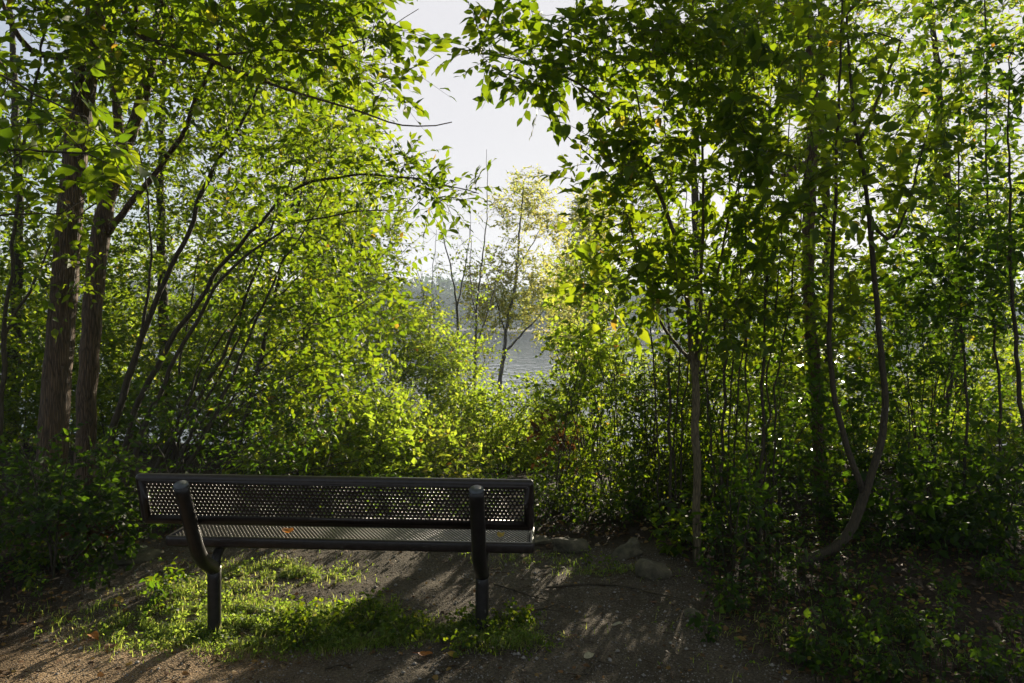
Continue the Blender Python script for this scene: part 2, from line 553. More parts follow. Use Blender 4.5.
def leaves_from(pos, ldir, lnrm, size, fine=True, width=1.0):
    T, Fc = (_LT7, _LF7) if fine else (_LT4, _LF4)
    ldir = nrmz(ldir)
    lnrm = lnrm - (lnrm * ldir).sum(1, keepdims=True) * ldir
    lnrm = nrmz(lnrm)
    side = np.cross(ldir, lnrm)
    sz = size[:, None]
    n, k = len(pos), len(T)
    rb = np.random.default_rng(len(pos))
    curl = rb.normal(.0, .10, (len(pos), 1, 1)) + .06
    T = np.repeat(T[None], len(pos), 0); T[:, :, 2:3] -= curl * T[:, :, 1:2] ** 2 * 1.6
    T[:, :, 0:1] *= rb.uniform(.8, 1.15, (len(pos), 1, 1))
    V = (pos[:, None] + (side * sz * width)[:, None] * T[:, :, 0:1] + (ldir * sz)[:, None] * T[:, :, 1:2]
         + (lnrm * sz)[:, None] * T[:, :, 2:3])
    Fa = (Fc[None] + (np.arange(n) * k)[:, None, None]).reshape(-1, 3)
    return V.reshape(-1, 3), Fa, k


def sprays(org, dirs, L, nleaf, size, rng=RNG, droop=.25, rnd=.45, flat=1.0):
    n = len(org)
    dirs = nrmz(dirs)
    side = nrmz(np.cross(dirs, np.array([0, 0, 1.0])) + rng.normal(0, .35, (n, 3)))
    nr = nrmz(np.cross(side, dirs)) * flat
    Ls = L * rng.uniform(.6, 1.3, n)
    P, D, N, Z = [], [], [], []
    for k in range(nleaf):
        t = (k + .7) / nleaf
        s = 1 if k % 2 else -1
        pos = org + dirs * (Ls * t)[:, None]
        pos[:, 2] -= droop * Ls * t * t
        if k == nleaf - 1:
            ld = dirs * 1.0
        else:
            ld = dirs * .55 + side * s * .85
        ld = ld + rng.normal(0, .22, (n, 3)); ld[:, 2] -= .25
        P.append(pos); D.append(ld); N.append(nr + rng.normal(0, rnd, (n, 3)))
        Z.append(size * (rng.uniform(.4, 1.0, n) + .35 * (rng.random(n) < .3)) * (1 - .25 * abs(t - .5)))
    tw = np.stack([org, org + dirs * (Ls * .5)[:, None] - np.array([0, 0, 1.0]) * (droop * Ls * .25)[:, None],
                   org + dirs * Ls[:, None] - np.array([0, 0, 1.0]) * (droop * Ls)[:, None]], 1)
    return np.concatenate(P), np.concatenate(D), np.concatenate(N), np.concatenate(Z), tw


def twig_mesh(tw, r0=.0022):
    """thin three-sided twigs, tw: (n,3,3)"""
    n = len(tw)
    a = np.arange(3) * 2 * math.pi / 3
    d = nrmz(tw[:, 2] - tw[:, 0])
    u = nrmz(np.cross(d, np.array([.3, .2, 1.0]))); v = np.cross(d, u)
    ring = u[:, None] * np.cos(a)[None, :, None] + v[:, None] * np.sin(a)[None, :, None]
    rr = np.array([r0, r0 * .7, r0 * .35])
    V = (tw[:, :, None, :] + ring[:, None] * rr[None, :, None, None]).reshape(n, 9, 3)
    q = []
    for l in range(2):
        for k in range(3):
            q.append([l * 3 + k, l * 3 + (k + 1) % 3, l * 3 + 3 + (k + 1) % 3, l * 3 + 3 + k])
    q = np.array(q)
    return V.reshape(-1, 3), (q[None] + (np.arange(n) * 9)[:, None, None]).reshape(-1, 4)


STAT = {'leaves': 0}


def build_plant(name, label, cat, stems, crowns, leaf=.06, nleaf=8, spray=.3, per=3, mat=None, bark=None, group=None,
                fine=True, seed=0, tint=(0, 1), rnd=.45, droop=.25, seg=.14, outward=.8, along=0, crown_name='crown',
                trunk_name='trunk', keepbeam=False, wob=.012, width=1.0, dens=1.25, shade_canopy=()):
    """stems: (points [(px,py,d)...], r0, r1, start) - start: None roots in the ground, else (stem index, fraction)
    crowns: (px, py, d, rx_px, ry_px, rd_m, count)"""
    rng = np.random.default_rng(1000 + seed)
    if width == 1.0: width = .70 + .38 * ((seed * .618) % 1)
    mat = mat or M_LEAF; bark = bark or M_TWIG
    sk = Skel(); ids = []
    for st in stems:
        pts, r0, r1 = st[0], st[1], st[2]
        start = st[3] if len(st) > 3 else None
        w = [S(*p) for p in pts]
        if start is None:
            w[0][2] = float(ground_z(w[0][0], w[0][1])) - .06
            ids.append(sk.stem(w, r0, r1, wob=wob, rng=rng))
        else:
            j = ids[start[0]][int(start[1] * (len(ids[start[0]]) - 1))]
            w = [sk.p[j]] + w
            ids.append(sk.stem(w, r0, r1, start=j, wob=wob, rng=rng))
    base = sk.p[0].copy(); base[2] += .06
    nstem = len(sk.p)
    tg, cen = [], []
    leaf *= 1.3 if fine else 1.2
    per += 0 if fine else 1
    for (px, py, d, rx, ry, rd, cnt) in crowns:
        cnt = int(cnt * dens)
        v = rng.normal(0, 1, (cnt, 3)); v = nrmz(v) * (rng.random((cnt, 1)) ** .42)
        c = S(px, py, d)
        q = c + v[:, 0:1] * (rx / F * d) * RIGHT + v[:, 1:2] * (ry / F * d) * UP + v[:, 2:3] * rd * FWD
        gz = ground_z(q[:, 0], q[:, 1]) + .08
        q[:, 2] = np.where(q[:, 2] < gz, gz + rng.random(cnt) * .4, q[:, 2])
        if not keepbeam: q = q[in_gap(q)]
        tg.append(q); cen.append(np.repeat(c[None], cnt, 0))
    for (cx, cy_, cz, rx, ry, rz_, cnt) in shade_canopy:          # unseen crown over the clearing, added to dim the sky light
        v = nrmz(rng.normal(0, 1, (cnt, 3))) * (rng.random((cnt, 1)) ** .4)
        tg.append(np.array([cx, cy_, cz]) + v * np.array([rx, ry, rz_]))
    root = empty(name, base, label, cat, group)
    if tg:
        tg = np.concatenate(tg)
        tips = sk.grow(tg, rng=rng, seg=seg)
    P = np.array(sk.p); par = np.array(sk.par)
    r = sk.radii()
    # leafy nodes: tips, plus the nodes just behind them
    cand = []
    if len(tg):
        tipset = np.array(tips)
        chain = [tipset]
        back = par[tipset]
        for _ in range(2):
            chain.append(back[back >= nstem]); back = par[np.maximum(back, 0)]
        cand = np.unique(np.concatenate(chain))
    if along:
        sidx = np.arange(nstem)[rng.random(nstem) < along]
        sidx = sidx[P[sidx, 2] - base[2] > .5]
        cand = np.concatenate([cand, sidx]).astype(int)
    tv, tq = sk.mesh(r)
    if len(cand):
        org = np.repeat(P[cand], per, 0)
        tan = nrmz(P[cand] - P[np.maximum(par[cand], 0)])
        dirs = np.repeat(tan, per, 0) * outward + rng.normal(0, .6, (len(org), 3)) + np.array([0, 0, .12])
        if not keepbeam:
            k = in_gap(org + nrmz(dirs) * spray * .5)
            org, dirs = org[k], dirs[k]
        pos, ld, ln, z, tw = sprays(org, dirs, spray, nleaf, leaf, rng, droop=droop, rnd=rnd)
        k = rng.random(len(pos)) > .08
        if not keepbeam:
            k &= in_gap(pos)
        k &= pos[:, 2] > ground_z(pos[:, 0], pos[:, 1]) + .02
        k &= np.linalg.norm(pos - CAM, axis=1) > 1.3
        pos, ld, ln, z = pos[k], ld[k], ln[k], z[k]
        # clumps lean to one tint, every leaf varies
        cl = N2(pos[:, 0] * 1.7 + seed, pos[:, 2] * 1.7 + pos[:, 1])
        tn = np.clip(tint[0] + (tint[1] - tint[0]) * np.clip(rng.beta(1.6, 1.6, len(pos)) * .7 + .3 * cl + (rng.random(len(pos)) < .02) * .3, 0, 1), 0, .985)
        V, Fa, kk = leaves_from(pos, ld, ln, z, fine, width)
        STAT['leaves'] += len(pos)
        mesh_np(crown_name, V, [Fa], mat, root, attrs={'tint': np.repeat(tn, kk)}, origin=base)
        v2, q2 = twig_mesh(tw)
        tq = np.concatenate([tq, q2 + len(tv)]); tv = np.concatenate([tv, v2])
    mesh_np(trunk_name, tv, [tq], bark, root, smooth=True, origin=base)
    return root


# gaps for the sun: ground patches that the photograph shows lit
def gpt(px, py):
    """point on flat ground seen at (px, py)"""
    d = S(px, py, 1.0) - CAM
    return CAM + d * (-CAM[2] / d[2])


for (px, py, rad) in [(60, 655, .16), (110, 640, .12), (150, 668, .15), (30, 672, .12), (200, 655, .08),
                      (175, 618, .12), (220, 605, .14), (262, 600, .16), (300, 590, .12), (330, 606, .10), (240, 625, .10), (150, 635, .09),
                      (255, 570, .10), (290, 566, .10), (325, 563, .10), (355, 578, .12), (380, 572, .08), (400, 566, .06),
                      (462, 592, .045), (470, 600, .04), (545, 568, .04), (560, 578, .03), (590, 632, .03), (440, 575, .04)]:
    BEAMS.append((gpt(px, py), rad))
for (px, py, d, rad) in [(230, 535, 3.95, .12), (300, 535, 3.95, .05), (350, 535, 3.9, .07), (420, 536, 3.9, .04), (190, 530, 3.95, .06)]:
    BEAMS.append((S(px, py, d), rad))
for (px, py, d, rad, t0) in [(600, 480, 7.4, .4, 1.2), (650, 475, 7.6, .4, 1.2), (565, 500, 7.2, .35, 1.2), (690, 440, 7.8, .35, 1.2), (620, 420, 7.4, .35, 1.2),
                             (940, 450, 8.6, .5, 1.5), (880, 480, 8.6, .4, 1.5), (600, 110, 4.7, .32, .6), (640, 210, 4.8, .36, .7), (590, 240, 4.8, .25, .7),
                             (680, 120, 5.0, .32, .8), (720, 240, 5.0, .3, .8), (560, 70, 4.6, .25, .6), (650, 320, 4.9, .3, .9), (760, 90, 5.4, .3, 1.0)]:
    BEAMS.append((S(px, py, d), rad, t0))        # light reaching the leaves of the right thicket from behind
BEAMS.append((CAM.copy(), .035))

# ------------------------------------------------------------------ bench
def hole_sheet(x0, x1, y0, y1, pitch, hr, th):
    """perforated sheet in local (u, v), real holes with walls; returns verts, quads"""
    V, Q, off = [], [], 0
    dy = pitch * math.sqrt(3) / 2
    nrow = int((y1 - y0) / dy); ncol = int((x1 - x0) / pitch)
    sx = (x1 - x0) / (ncol + .5)
    sy = (y1 - y0) / nrow
    R = sx / math.sqrt(3)
    hexv = np.array([[math.cos(math.radians(90 + 60 * k)) * R, math.sin(math.radians(90 + 60 * k)) * sy / 1.5] for k in range(6)])
    outer = []
    for k in range(6):
        outer += [hexv[k], (hexv[k] + hexv[(k + 1) % 6]) / 2]
    outer = np.array(outer)
    inner = np.array([[math.cos(math.radians(90 + 30 * k)) * hr, math.sin(math.radians(90 + 30 * k)) * hr] for k in range(12)])
    cen = []
    for r in range(nrow):
        for c in range(ncol):
            cen.append((x0 + sx * (c + .5 + (.5 if r % 2 else 0)), y0 + sy * (r + .5)))
    cen = np.array(cen); n = len(cen)
    cell = np.concatenate([np.c_[outer, np.full(12, th / 2)], np.c_[inner, np.full(12, th / 2)],
                           np.c_[inner, np.full(12, -th / 2)], np.c_[outer, np.full(12, -th / 2)]])
    V = cell[None] + np.c_[cen, np.zeros(n)][:, None]
    q = []
    for k in range(12):
        j = (k + 1) % 12
        q += [[k, j, 12 + j, 12 + k], [12 + k, 12 + j, 24 + j, 24 + k], [24 + k, 24 + j, 36 + j, 36 + k]]
    Q = (np.array(q)[None] + (np.arange(n) * 48)[:, None, None]).reshape(-1, 4)
    return V.reshape(-1, 3), Q


def rounded_frame(hw, hh, prof_w, prof_t, cr=.025, nseg=6):
    """closed rectangular loop with a rounded-rectangle section: outer edge at +-hw, +-hh, width prof_w inward, thickness prof_t"""
    path = []
    for cx, cy, a0 in ((hw - cr, hh - cr, 0), (-hw + cr, hh - cr, 90), (-hw + cr, -hh + cr, 180), (hw - cr, -hh + cr, 270)):
        for k in range(nseg + 1):
            a = math.radians(a0 + 90 * k / nseg)
            path.append((cx, cy, math.cos(a), math.sin(a)))
    sec = []                                     # (inward offset from the outer edge, height)
    b = min(prof_w, prof_t) * .42
    for cx, cz, a0 in ((b, prof_t / 2 - b, 90), (b, -prof_t / 2 + b, 180), (prof_w - b, -prof_t / 2 + b, 270), (prof_w - b, prof_t / 2 - b, 0)):
        for k in range(4):
            a = math.radians(a0 + 30 * k)
            sec.append((cx + math.cos(a) * b, cz + math.sin(a) * b))
    V = []
    for (cx, cy, nx_, ny_) in path:
        for (o_, z_) in sec:
            V.append((cx + nx_ * (cr - o_) if True else 0, cy + ny_ * (cr - o_), z_))
    n, k = len(path), len(sec)
    i = np.arange(n * k).reshape(n, k)
    a, b_ = i, np.roll(i, -1, 0)
    Q = np.stack([a, b_, np.roll(b_, -1, 1), np.roll(a, -1, 1)], -1).reshape(-1, 4)
    return np.array(V), Q


def xform(V, origin, ux, uy):
    ux, uy = np.array(ux, float), np.array(uy, float)
    uz = np.cross(ux, uy)
    return np.asarray(origin) + V[:, 0:1] * ux + V[:, 1:2] * uy + V[:, 2:3] * uz


def capped_tube(pts, r, sides=24, cap0=True, cap1=True):
    pts = np.array(pts, float)
    d = np.concatenate([[0], np.cumsum(np.linalg.norm(np.diff(pts, axis=0), axis=1))])
    v, q = tube_rings(pts, np.full(len(pts), r), sides)
    polys = [q]
    n = len(pts)
    caps = []
    if cap0: caps.append(np.arange(sides)[::-1])
    if cap1: caps.append(np.arange(sides) + (n - 1) * sides)
    if caps: polys.append(np.array(caps))
    return v, polys


def bezier(p, n=14):
    p = [np.array(q, float) for q in p]
    out = []
    for t in np.linspace(0, 1, n):
        out.append((1 - t) ** 3 * p[0] + 3 * (1 - t) ** 2 * t * p[1] + 3 * (1 - t) * t * t * p[2] + t ** 3 * p[3])
    return out


# bench frame: x along the bench, y away from the camera, origin on the ground between the posts
BY = -0.0419
bc = np.array([-.799, 3.875, 0.0])
bench = empty('park_bench', bc, 'dark brown perforated steel bench seen from behind, set in the ground facing the lake', 'bench', rz=BY)
HL = .915
lean = math.atan2(.071, .243)
by_dir = (0, -math.sin(lean), math.cos(lean))
bk_c = (0, -.2385, .6885)
bh = .127
v, q = rounded_frame(HL, bh, .044, .040, cr=.02)
o = mesh_np('backrest', xform(v, bk_c, (1, 0, 0), by_dir), [q], M_COAT, bench, smooth=True)
v, q = hole_sheet(-HL + .040, HL - .040, -bh + .040, bh - .040, .0188, .0060, .004)
mesh_np('perforated_panel', xform(v, bk_c, (1, 0, 0), by_dir), [q], M_COAT, o)
sh = .205
st_c = (0.0, .205, .423)
v, q = rounded_frame(HL, sh, .030, .054, cr=.02)
o = mesh_np('seat', xform(v, st_c, (1, 0, 0), (0, 1, .015)), [q], M_COAT, bench, smooth=True)
v, q = hole_sheet(-HL + .027, HL - .027, -sh + .027, sh - .027, .0188, .0060, .004)
v[:, 2] += .018
mesh_np('perforated_panel', xform(v, st_c, (1, 0, 0), (0, 1, .015)), [q], M_COAT, o)
PS = .6634
PR = .0325
for sx in (-PS, PS):
    v, pl = capped_tube([(sx, 0, z) for z in np.linspace(-.25, .325, 8)], PR)
    leg = mesh_np('leg', v, pl, M_POST, bench, smooth=True)
    pth = bezier([(sx, -.001, .285), (sx, -.02, .325), (sx, -.155, .335), (sx, -.222, .50)], 14)
    top = np.array([sx, -.357, .779]); b0 = np.array(pth[-1]); dr = nrmz(top - b0)
    pth += [b0 + (top - b0) * t for t in np.linspace(.1, 1, 8)]
    v, pl = capped_tube(pth, PR * 1.03)
    arm = mesh_np('back_support', v, pl, M_POST, bench, smooth=True)
    e = pth[-1]
    v, pl = capped_tube([e - dr * .001, e + dr * .004], PR * .98)
    mesh_np('post_cap', v, pl, M_CAP, arm, smooth=False)
    pth = bezier([(sx, .0, .27), (sx, .005, .33), (sx, .03, .355), (sx, .09, .375)], 9) + [np.array((sx, .36, .388))]
    v, pl = capped_tube(pth, .024, 16)
    mesh_np('seat_support', v, pl, M_POST, bench, smooth=True)
    bm_v = np.array([(x, y, z) for x in (-.022, .022) for y in (-.16, .16) for z in (-.004, .004)], float)
    bq = [[0, 1, 3, 2], [4, 6, 7, 5], [0, 4, 5, 1], [2, 3, 7, 6], [0, 2, 6, 4], [1, 5, 7, 3]]
    bm_v += np.array((sx, .20, .406))
    mesh_np('bracket', bm_v, [bq], M_POST, bench)

# ------------------------------------------------------------------ woody plants
def fan(base, tips, r0, r1, bow=.25, seed=0):
    """stems of one shrub, from base (px,d) to tips (px,py,d)"""
    rr = random.Random(seed)
    out = []
    for (tx, ty, td) in tips:
        bx, bd = base[0] + rr.uniform(-9, 9), base[1] + rr.uniform(-.12, .12)
        by_ = 322 + 1.5 / bd * F
        m1 = (bx + (tx - bx) * .22, by_ + (ty - by_) * .38, bd + (td - bd) * .3)
        m2 = (bx + (tx - bx) * .55, by_ + (ty - by_) * .74, bd + (td - bd) * .65)
        k = rr.uniform(.75, 1.15)
        out.append(([(bx, by_, bd), m1, m2, (tx, ty, td)], r0 * k, r1))
    return out


# --- left of the bench
build_plant('tree', 'big furrowed brown trunk left of the bench, with one long bare-tipped branch', 'tree',
            [([(46, 545, 5.6), (52, 450, 5.6), (60, 340, 5.6), (68, 230, 5.6), (78, 130, 5.6), (95, 20, 5.6), (104, -120, 5.6), (110, -330, 5.7)], .108, .055),
             ([(135, 38, 5.3), (175, 46, 5.1), (240, 72, 4.9), (300, 95, 4.7), (350, 108, 4.6), (400, 126, 4.5), (428, 133, 4.5), (452, 122, 4.5)], .022, .003, (0, .68)),
             ([(30, 60, 5.4), (-20, -40, 5.2)], .03, .01, (0, .55)),
             ([(330, 50, 4.8), (372, 40, 4.8), (420, 10, 4.8)], .010, .002, (1, .45))],
            [(90, 30, 5.2, 70, 80, .8, 30), (170, 20, 5.0, 90, 60, .7, 45), (270, 40, 4.8, 90, 50, .6, 50), (345, 25, 4.8, 60, 50, .5, 32),
             (380, 70, 4.7, 30, 40, .3, 8), (150, -150, 5.2, 330, 110, 2.0, 110)],
            leaf=.075, nleaf=7, spray=.30, per=2, bark=M_BARK, seed=1, wob=.006, seg=.18,
            shade_canopy=[(-2.6, 1.6, 6.3, 4.0, 5.0, 1.5, 900)])  # unseen overhead crown, added to deepen the shade on the clearing
build_plant('tree', 'darker forked trunk leaning right, directly behind the big furrowed trunk', 'tree',
            [([(84, 540, 6.3), (86, 450, 6.3), (90, 340, 6.3), (98, 240, 6.3), (118, 165, 6.3), (142, 105, 6.3), (158, 30, 6.3), (172, -140, 6.4)], .082, .03),
             ([(122, 150, 6.5), (112, 60, 6.6), (118, -80, 6.6)], .05, .02, (0, .45)),
             ([(175, 150, 6.0), (215, 60, 5.8), (235, -30, 5.8)], .03, .008, (0, .42))],
            [(150, 70, 6.3, 110, 90, 1.0, 60), (240, 60, 6.0, 80, 80, .8, 45), (60, 130, 6.2, 80, 70, .8, 30), (150, -60, 6.4, 160, 70, 1.3, 40)],
            leaf=.07, nleaf=7, spray=.28, per=2, bark=M_BARK, seed=2, wob=.008)
build_plant('tree', 'low near branch of large bright leaves hanging in at the upper left corner', 'tree',
            [([(-330, 640, 3.2), (-300, 400, 3.2), (-290, 200, 3.2), (-250, 0, 3.2)], .08, .04),
             ([(-120, 190, 3.1), (0, 150, 3.0), (60, 150, 2.9), (110, 165, 2.9)], .014, .003, (0, .6)),
             ([(-150, 120, 3.2), (-20, 60, 3.1), (50, 95, 3.0), (90, 120, 2.9)], .012, .003, (0, .7)),
             ([(-120, 260, 3.2), (-20, 215, 3.0), (60, 215, 3.0)], .010, .003, (0, .55))],
            [(30, 120, 3.0, 90, 50, .4, 14), (5, 190, 3.0, 90, 40, .4, 9), (95, 150, 2.9, 40, 36, .2, 5), (-60, 60, 3.0, 60, 60, .4, 8)],
            leaf=.062, nleaf=7, spray=.22, per=2, seed=3, rnd=.35, width=.85)
build_plant('sapling', 'thin dark sapling at the left edge in front of the furrowed trunk', 'sapling',
            [([(-6, 560, 5.2), (2, 400, 5.2), (8, 290, 5.2), (22, 160, 5.2), (40, 60, 5.2), (54, -60, 5.2)], .020, .006),
             ([(30, 290, 5.5), (62, 225, 5.7), (110, 190, 5.8)], .012, .004, (0, .35))],
            [(20, 260, 5.3, 70, 90, .6, 30), (30, 60, 5.2, 60, 90, .6, 26)], leaf=.06, nleaf=7, spray=.25, per=2, seed=4)
SH = 'arching shrubs between the trunks and the bench'
build_plant('shrub', 'arching shrub whose brown stems fan up right from beside the furrowed trunk', 'shrub',
            [([(98, 520, 6.0), (108, 450, 6.0), (130, 370, 6.0), (160, 290, 6.0), (190, 230, 5.9), (215, 165, 5.9), (250, 110, 5.8), (268, 60, 5.8), (300, 15, 5.8)], .034, .006),
             ([(112, 520, 6.1), (128, 430, 6.1), (165, 350, 6.1), (200, 300, 6.0), (232, 250, 5.9), (290, 190, 5.7), (345, 172, 5.6), (400, 176, 5.4), (440, 185, 5.3), (478, 192, 5.2)], .032, .003),
             ([(120, 520, 5.9), (145, 420, 5.9), (190, 330, 5.9), (235, 262, 5.8), (290, 222, 5.7), (360, 210, 5.6), (410, 214, 5.6)], .026, .003),
             ([(135, 530, 6.3), (165, 450, 6.3), (205, 390, 6.3), (240, 320, 6.3), (262, 250, 6.2), (285, 200, 6.2), (300, 130, 6.2)], .024, .004),
             ([(150, 530, 6.0), (195, 460, 6.0), (232, 375, 6.0), (262, 305, 6.0), (300, 235, 5.9), (335, 180, 5.9)], .020, .004),
             ([(215, 165, 5.9), (232, 120, 5.9), (240, 85, 5.9), (272, 40, 5.9)], .012, .003, (0, .62)),
             ([(150, 300, 6.0), (150, 220, 6.0), (140, 150, 6.0)], .016, .004, (0, .3))],
            [(240, 140, 5.9, 90, 60, .7, 44), (330, 150, 5.6, 80, 40, .6, 42), (400, 185, 5.4, 60, 25, .4, 30), (270, 60, 5.8, 70, 60, .6, 36), (452, 195, 5.2, 28, 12, .2, 9), (300, 230, 5.8, 80, 50, .6, 36)],
            leaf=.058, nleaf=8, spray=.27, per=2, seed=5, group=SH, dens=1.1)
build_plant('shrub', 'many-stemmed shrub leaning right over the left end of the bench', 'shrub',
            fan((160, 6.6), [(230, 300, 6.6), (290, 260, 6.5), (340, 240, 6.4), (385, 290, 6.3), (300, 330, 6.5), (210, 220, 6.6), (260, 380, 6.5), (350, 350, 6.4)], .018, .003, seed=2),
            [(260, 300, 6.6, 90, 80, .7, 75), (340, 290, 6.4, 80, 70, .6, 60), (300, 390, 6.5, 100, 50, .6, 45)],
            leaf=.05, nleaf=8, spray=.24, per=2, seed=6, mat=M_LEAF, group=SH)
build_plant('shrub', 'dark tangle of fine stems just behind the left end of the backrest', 'shrub',
            fan((190, 6.0), [(150, 350, 6.2), (200, 380, 6.1), (250, 400, 6.0), (300, 420, 6.0), (340, 430, 6.0), (180, 430, 5.9), (380, 455, 6.0), (120, 400, 6.0)], .010, .002, seed=3),
            [(200, 420, 6.0, 100, 50, .5, 60), (310, 445, 6.0, 90, 30, .4, 36)], leaf=.04, nleaf=7, spray=.2, per=2, seed=7, mat=M_DARK, group=SH)
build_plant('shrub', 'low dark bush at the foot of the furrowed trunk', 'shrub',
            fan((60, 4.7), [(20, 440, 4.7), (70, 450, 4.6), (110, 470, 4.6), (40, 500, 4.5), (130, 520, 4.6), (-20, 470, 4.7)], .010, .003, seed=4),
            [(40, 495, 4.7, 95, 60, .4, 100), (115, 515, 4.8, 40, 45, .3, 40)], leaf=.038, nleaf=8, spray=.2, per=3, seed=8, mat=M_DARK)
build_plant('shrub', 'small shrub with withered rust brown leaves at the left of the bench', 'shrub',
            fan((102, 4.9), [(95, 510, 4.9), (104, 500, 4.9), (112, 520, 4.9)], .008, .003, seed=5),
            [(102, 528, 4.9, 14, 26, .12, 14)], leaf=.055, nleaf=6, spray=.12, per=2, seed=9, mat=M_DRY)
build_plant('tree', 'broad-leaved young tree lit bright green behind the fanning stems', 'tree',
            [([(230, 560, 8.3), (250, 400, 8.3), (275, 300, 8.2), (300, 200, 8.2), (320, 120, 8.2)], .035, .01)],
            [(280, 250, 8.2, 80, 80, .9, 90), (320, 150, 8.2, 70, 70, .8, 60), (345, 320, 8.0, 60, 70, .8, 60)],
            leaf=.075, nleaf=7, spray=.3, per=2, seed=10)
BK = 'sunlit trees behind the left thicket'
build_plant('tree', 'sunlit tree filling the space left of the furrowed trunk, farther back', 'tree',
            [([(10, 500, 10), (15, 350, 10), (20, 200, 10), (10, 0, 10)], .09, .03)],
            [(0, 250, 10, 110, 190, 1.3, 300), (40, 380, 9.5, 120, 80, 1.2, 110)], leaf=.075, nleaf=8, spray=.36, per=2, seed=11, fine=False, group=BK)
build_plant('tree', 'sunlit tree showing between the furrowed and the forked trunk tops, farther back', 'tree',
            [([(170, 500, 11), (165, 350, 11), (160, 200, 11), (165, 0, 11)], .09, .03)],
            [(165, 220, 11, 100, 150, 1.3, 320), (170, 50, 11, 110, 90, 1.3, 90), (200, 380, 10, 130, 70, 1.2, 120)], leaf=.075, nleaf=8, spray=.36, per=2, seed=12, fine=False, group=BK)
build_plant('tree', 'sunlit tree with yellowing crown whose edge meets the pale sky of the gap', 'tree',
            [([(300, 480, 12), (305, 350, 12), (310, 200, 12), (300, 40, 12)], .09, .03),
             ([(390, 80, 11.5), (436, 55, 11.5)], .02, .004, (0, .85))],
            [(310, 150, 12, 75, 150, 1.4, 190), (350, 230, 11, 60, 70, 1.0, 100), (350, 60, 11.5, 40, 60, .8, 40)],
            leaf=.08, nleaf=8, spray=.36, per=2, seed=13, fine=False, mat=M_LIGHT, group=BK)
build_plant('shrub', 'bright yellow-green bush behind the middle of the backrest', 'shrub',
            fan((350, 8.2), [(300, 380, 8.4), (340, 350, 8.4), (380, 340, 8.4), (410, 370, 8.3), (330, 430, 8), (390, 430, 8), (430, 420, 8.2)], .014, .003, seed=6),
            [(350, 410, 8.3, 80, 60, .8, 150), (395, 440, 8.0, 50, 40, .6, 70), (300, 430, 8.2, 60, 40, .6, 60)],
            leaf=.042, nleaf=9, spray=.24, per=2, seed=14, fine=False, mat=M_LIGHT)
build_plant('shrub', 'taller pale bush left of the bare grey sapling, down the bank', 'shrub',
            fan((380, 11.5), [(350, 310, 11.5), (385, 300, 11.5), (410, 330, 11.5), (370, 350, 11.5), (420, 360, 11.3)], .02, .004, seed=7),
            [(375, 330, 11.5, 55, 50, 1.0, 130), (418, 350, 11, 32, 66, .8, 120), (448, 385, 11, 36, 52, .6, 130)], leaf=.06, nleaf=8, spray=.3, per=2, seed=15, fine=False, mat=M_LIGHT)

# --- the gap
build_plant('sapling', 'nearly bare grey sapling with many upright branches, standing before the water', 'sapling',
            [([(458, 500, 13), (458, 400, 13), (458, 333, 13), (455, 290, 13), (447, 250, 13), (440, 222, 13)], .045, .006),
             ([(467, 262, 13), (470, 225, 13)], .016, .004, (0, .68)),
             ([(474, 400, 13), (477, 300, 13), (484, 250, 13), (488, 205, 13), (486, 150, 13)], .03, .003, (0, .2)),
             ([(444, 330, 13), (436, 290, 13)], .015, .003, (0, .45)),
             ([(486, 320, 13), (500, 265, 13), (507, 240, 13)], .014, .003, (2, .3)),
             ([(434, 360, 13), (424, 310, 13), (420, 270, 13)], .012, .003, (0, .3)),
             ([(470, 280, 13), (472, 230, 13), (468, 190, 13)], .012, .002, (2, .4))],
            [(460, 270, 13, 45, 70, .5, 70), (465, 360, 13, 42, 44, .5, 90)], leaf=.05, nleaf=4, spray=.22, per=1, seed=16, fine=False, mat=M_LIGHT, bark=M_GREY)
build_plant('sapling', 'short bare two-stemmed sapling left of the grey one', 'sapling',
            [([(428, 500, 12), (428, 380, 12), (427, 330, 12), (421, 280, 12), (414, 262, 12)], .03, .004),
             ([(431, 300, 12), (434, 255, 12), (437, 230, 12)], .012, .003, (0, .6))],
            [(425, 330, 12, 18, 40, .3, 10)], leaf=.045, nleaf=5, spray=.2, per=1, seed=17, fine=False, mat=M_LIGHT, bark=M_GREY)
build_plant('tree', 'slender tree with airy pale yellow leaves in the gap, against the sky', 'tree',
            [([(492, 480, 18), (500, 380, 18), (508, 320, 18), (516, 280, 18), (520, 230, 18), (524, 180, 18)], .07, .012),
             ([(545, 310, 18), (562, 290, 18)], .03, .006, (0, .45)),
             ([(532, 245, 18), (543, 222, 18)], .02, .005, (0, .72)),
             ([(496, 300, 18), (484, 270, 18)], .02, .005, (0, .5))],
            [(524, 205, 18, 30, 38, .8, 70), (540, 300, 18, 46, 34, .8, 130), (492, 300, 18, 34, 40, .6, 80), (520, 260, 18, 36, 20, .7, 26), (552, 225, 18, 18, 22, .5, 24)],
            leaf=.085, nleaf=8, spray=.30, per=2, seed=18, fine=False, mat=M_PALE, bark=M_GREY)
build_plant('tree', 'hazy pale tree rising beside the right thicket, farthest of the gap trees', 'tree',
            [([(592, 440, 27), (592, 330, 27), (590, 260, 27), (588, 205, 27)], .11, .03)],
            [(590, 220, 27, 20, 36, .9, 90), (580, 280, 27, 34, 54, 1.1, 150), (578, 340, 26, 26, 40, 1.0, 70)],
            leaf=.11, nleaf=8, spray=.45, per=2, seed=19, fine=False, mat=M_PALE, bark=M_GREY)
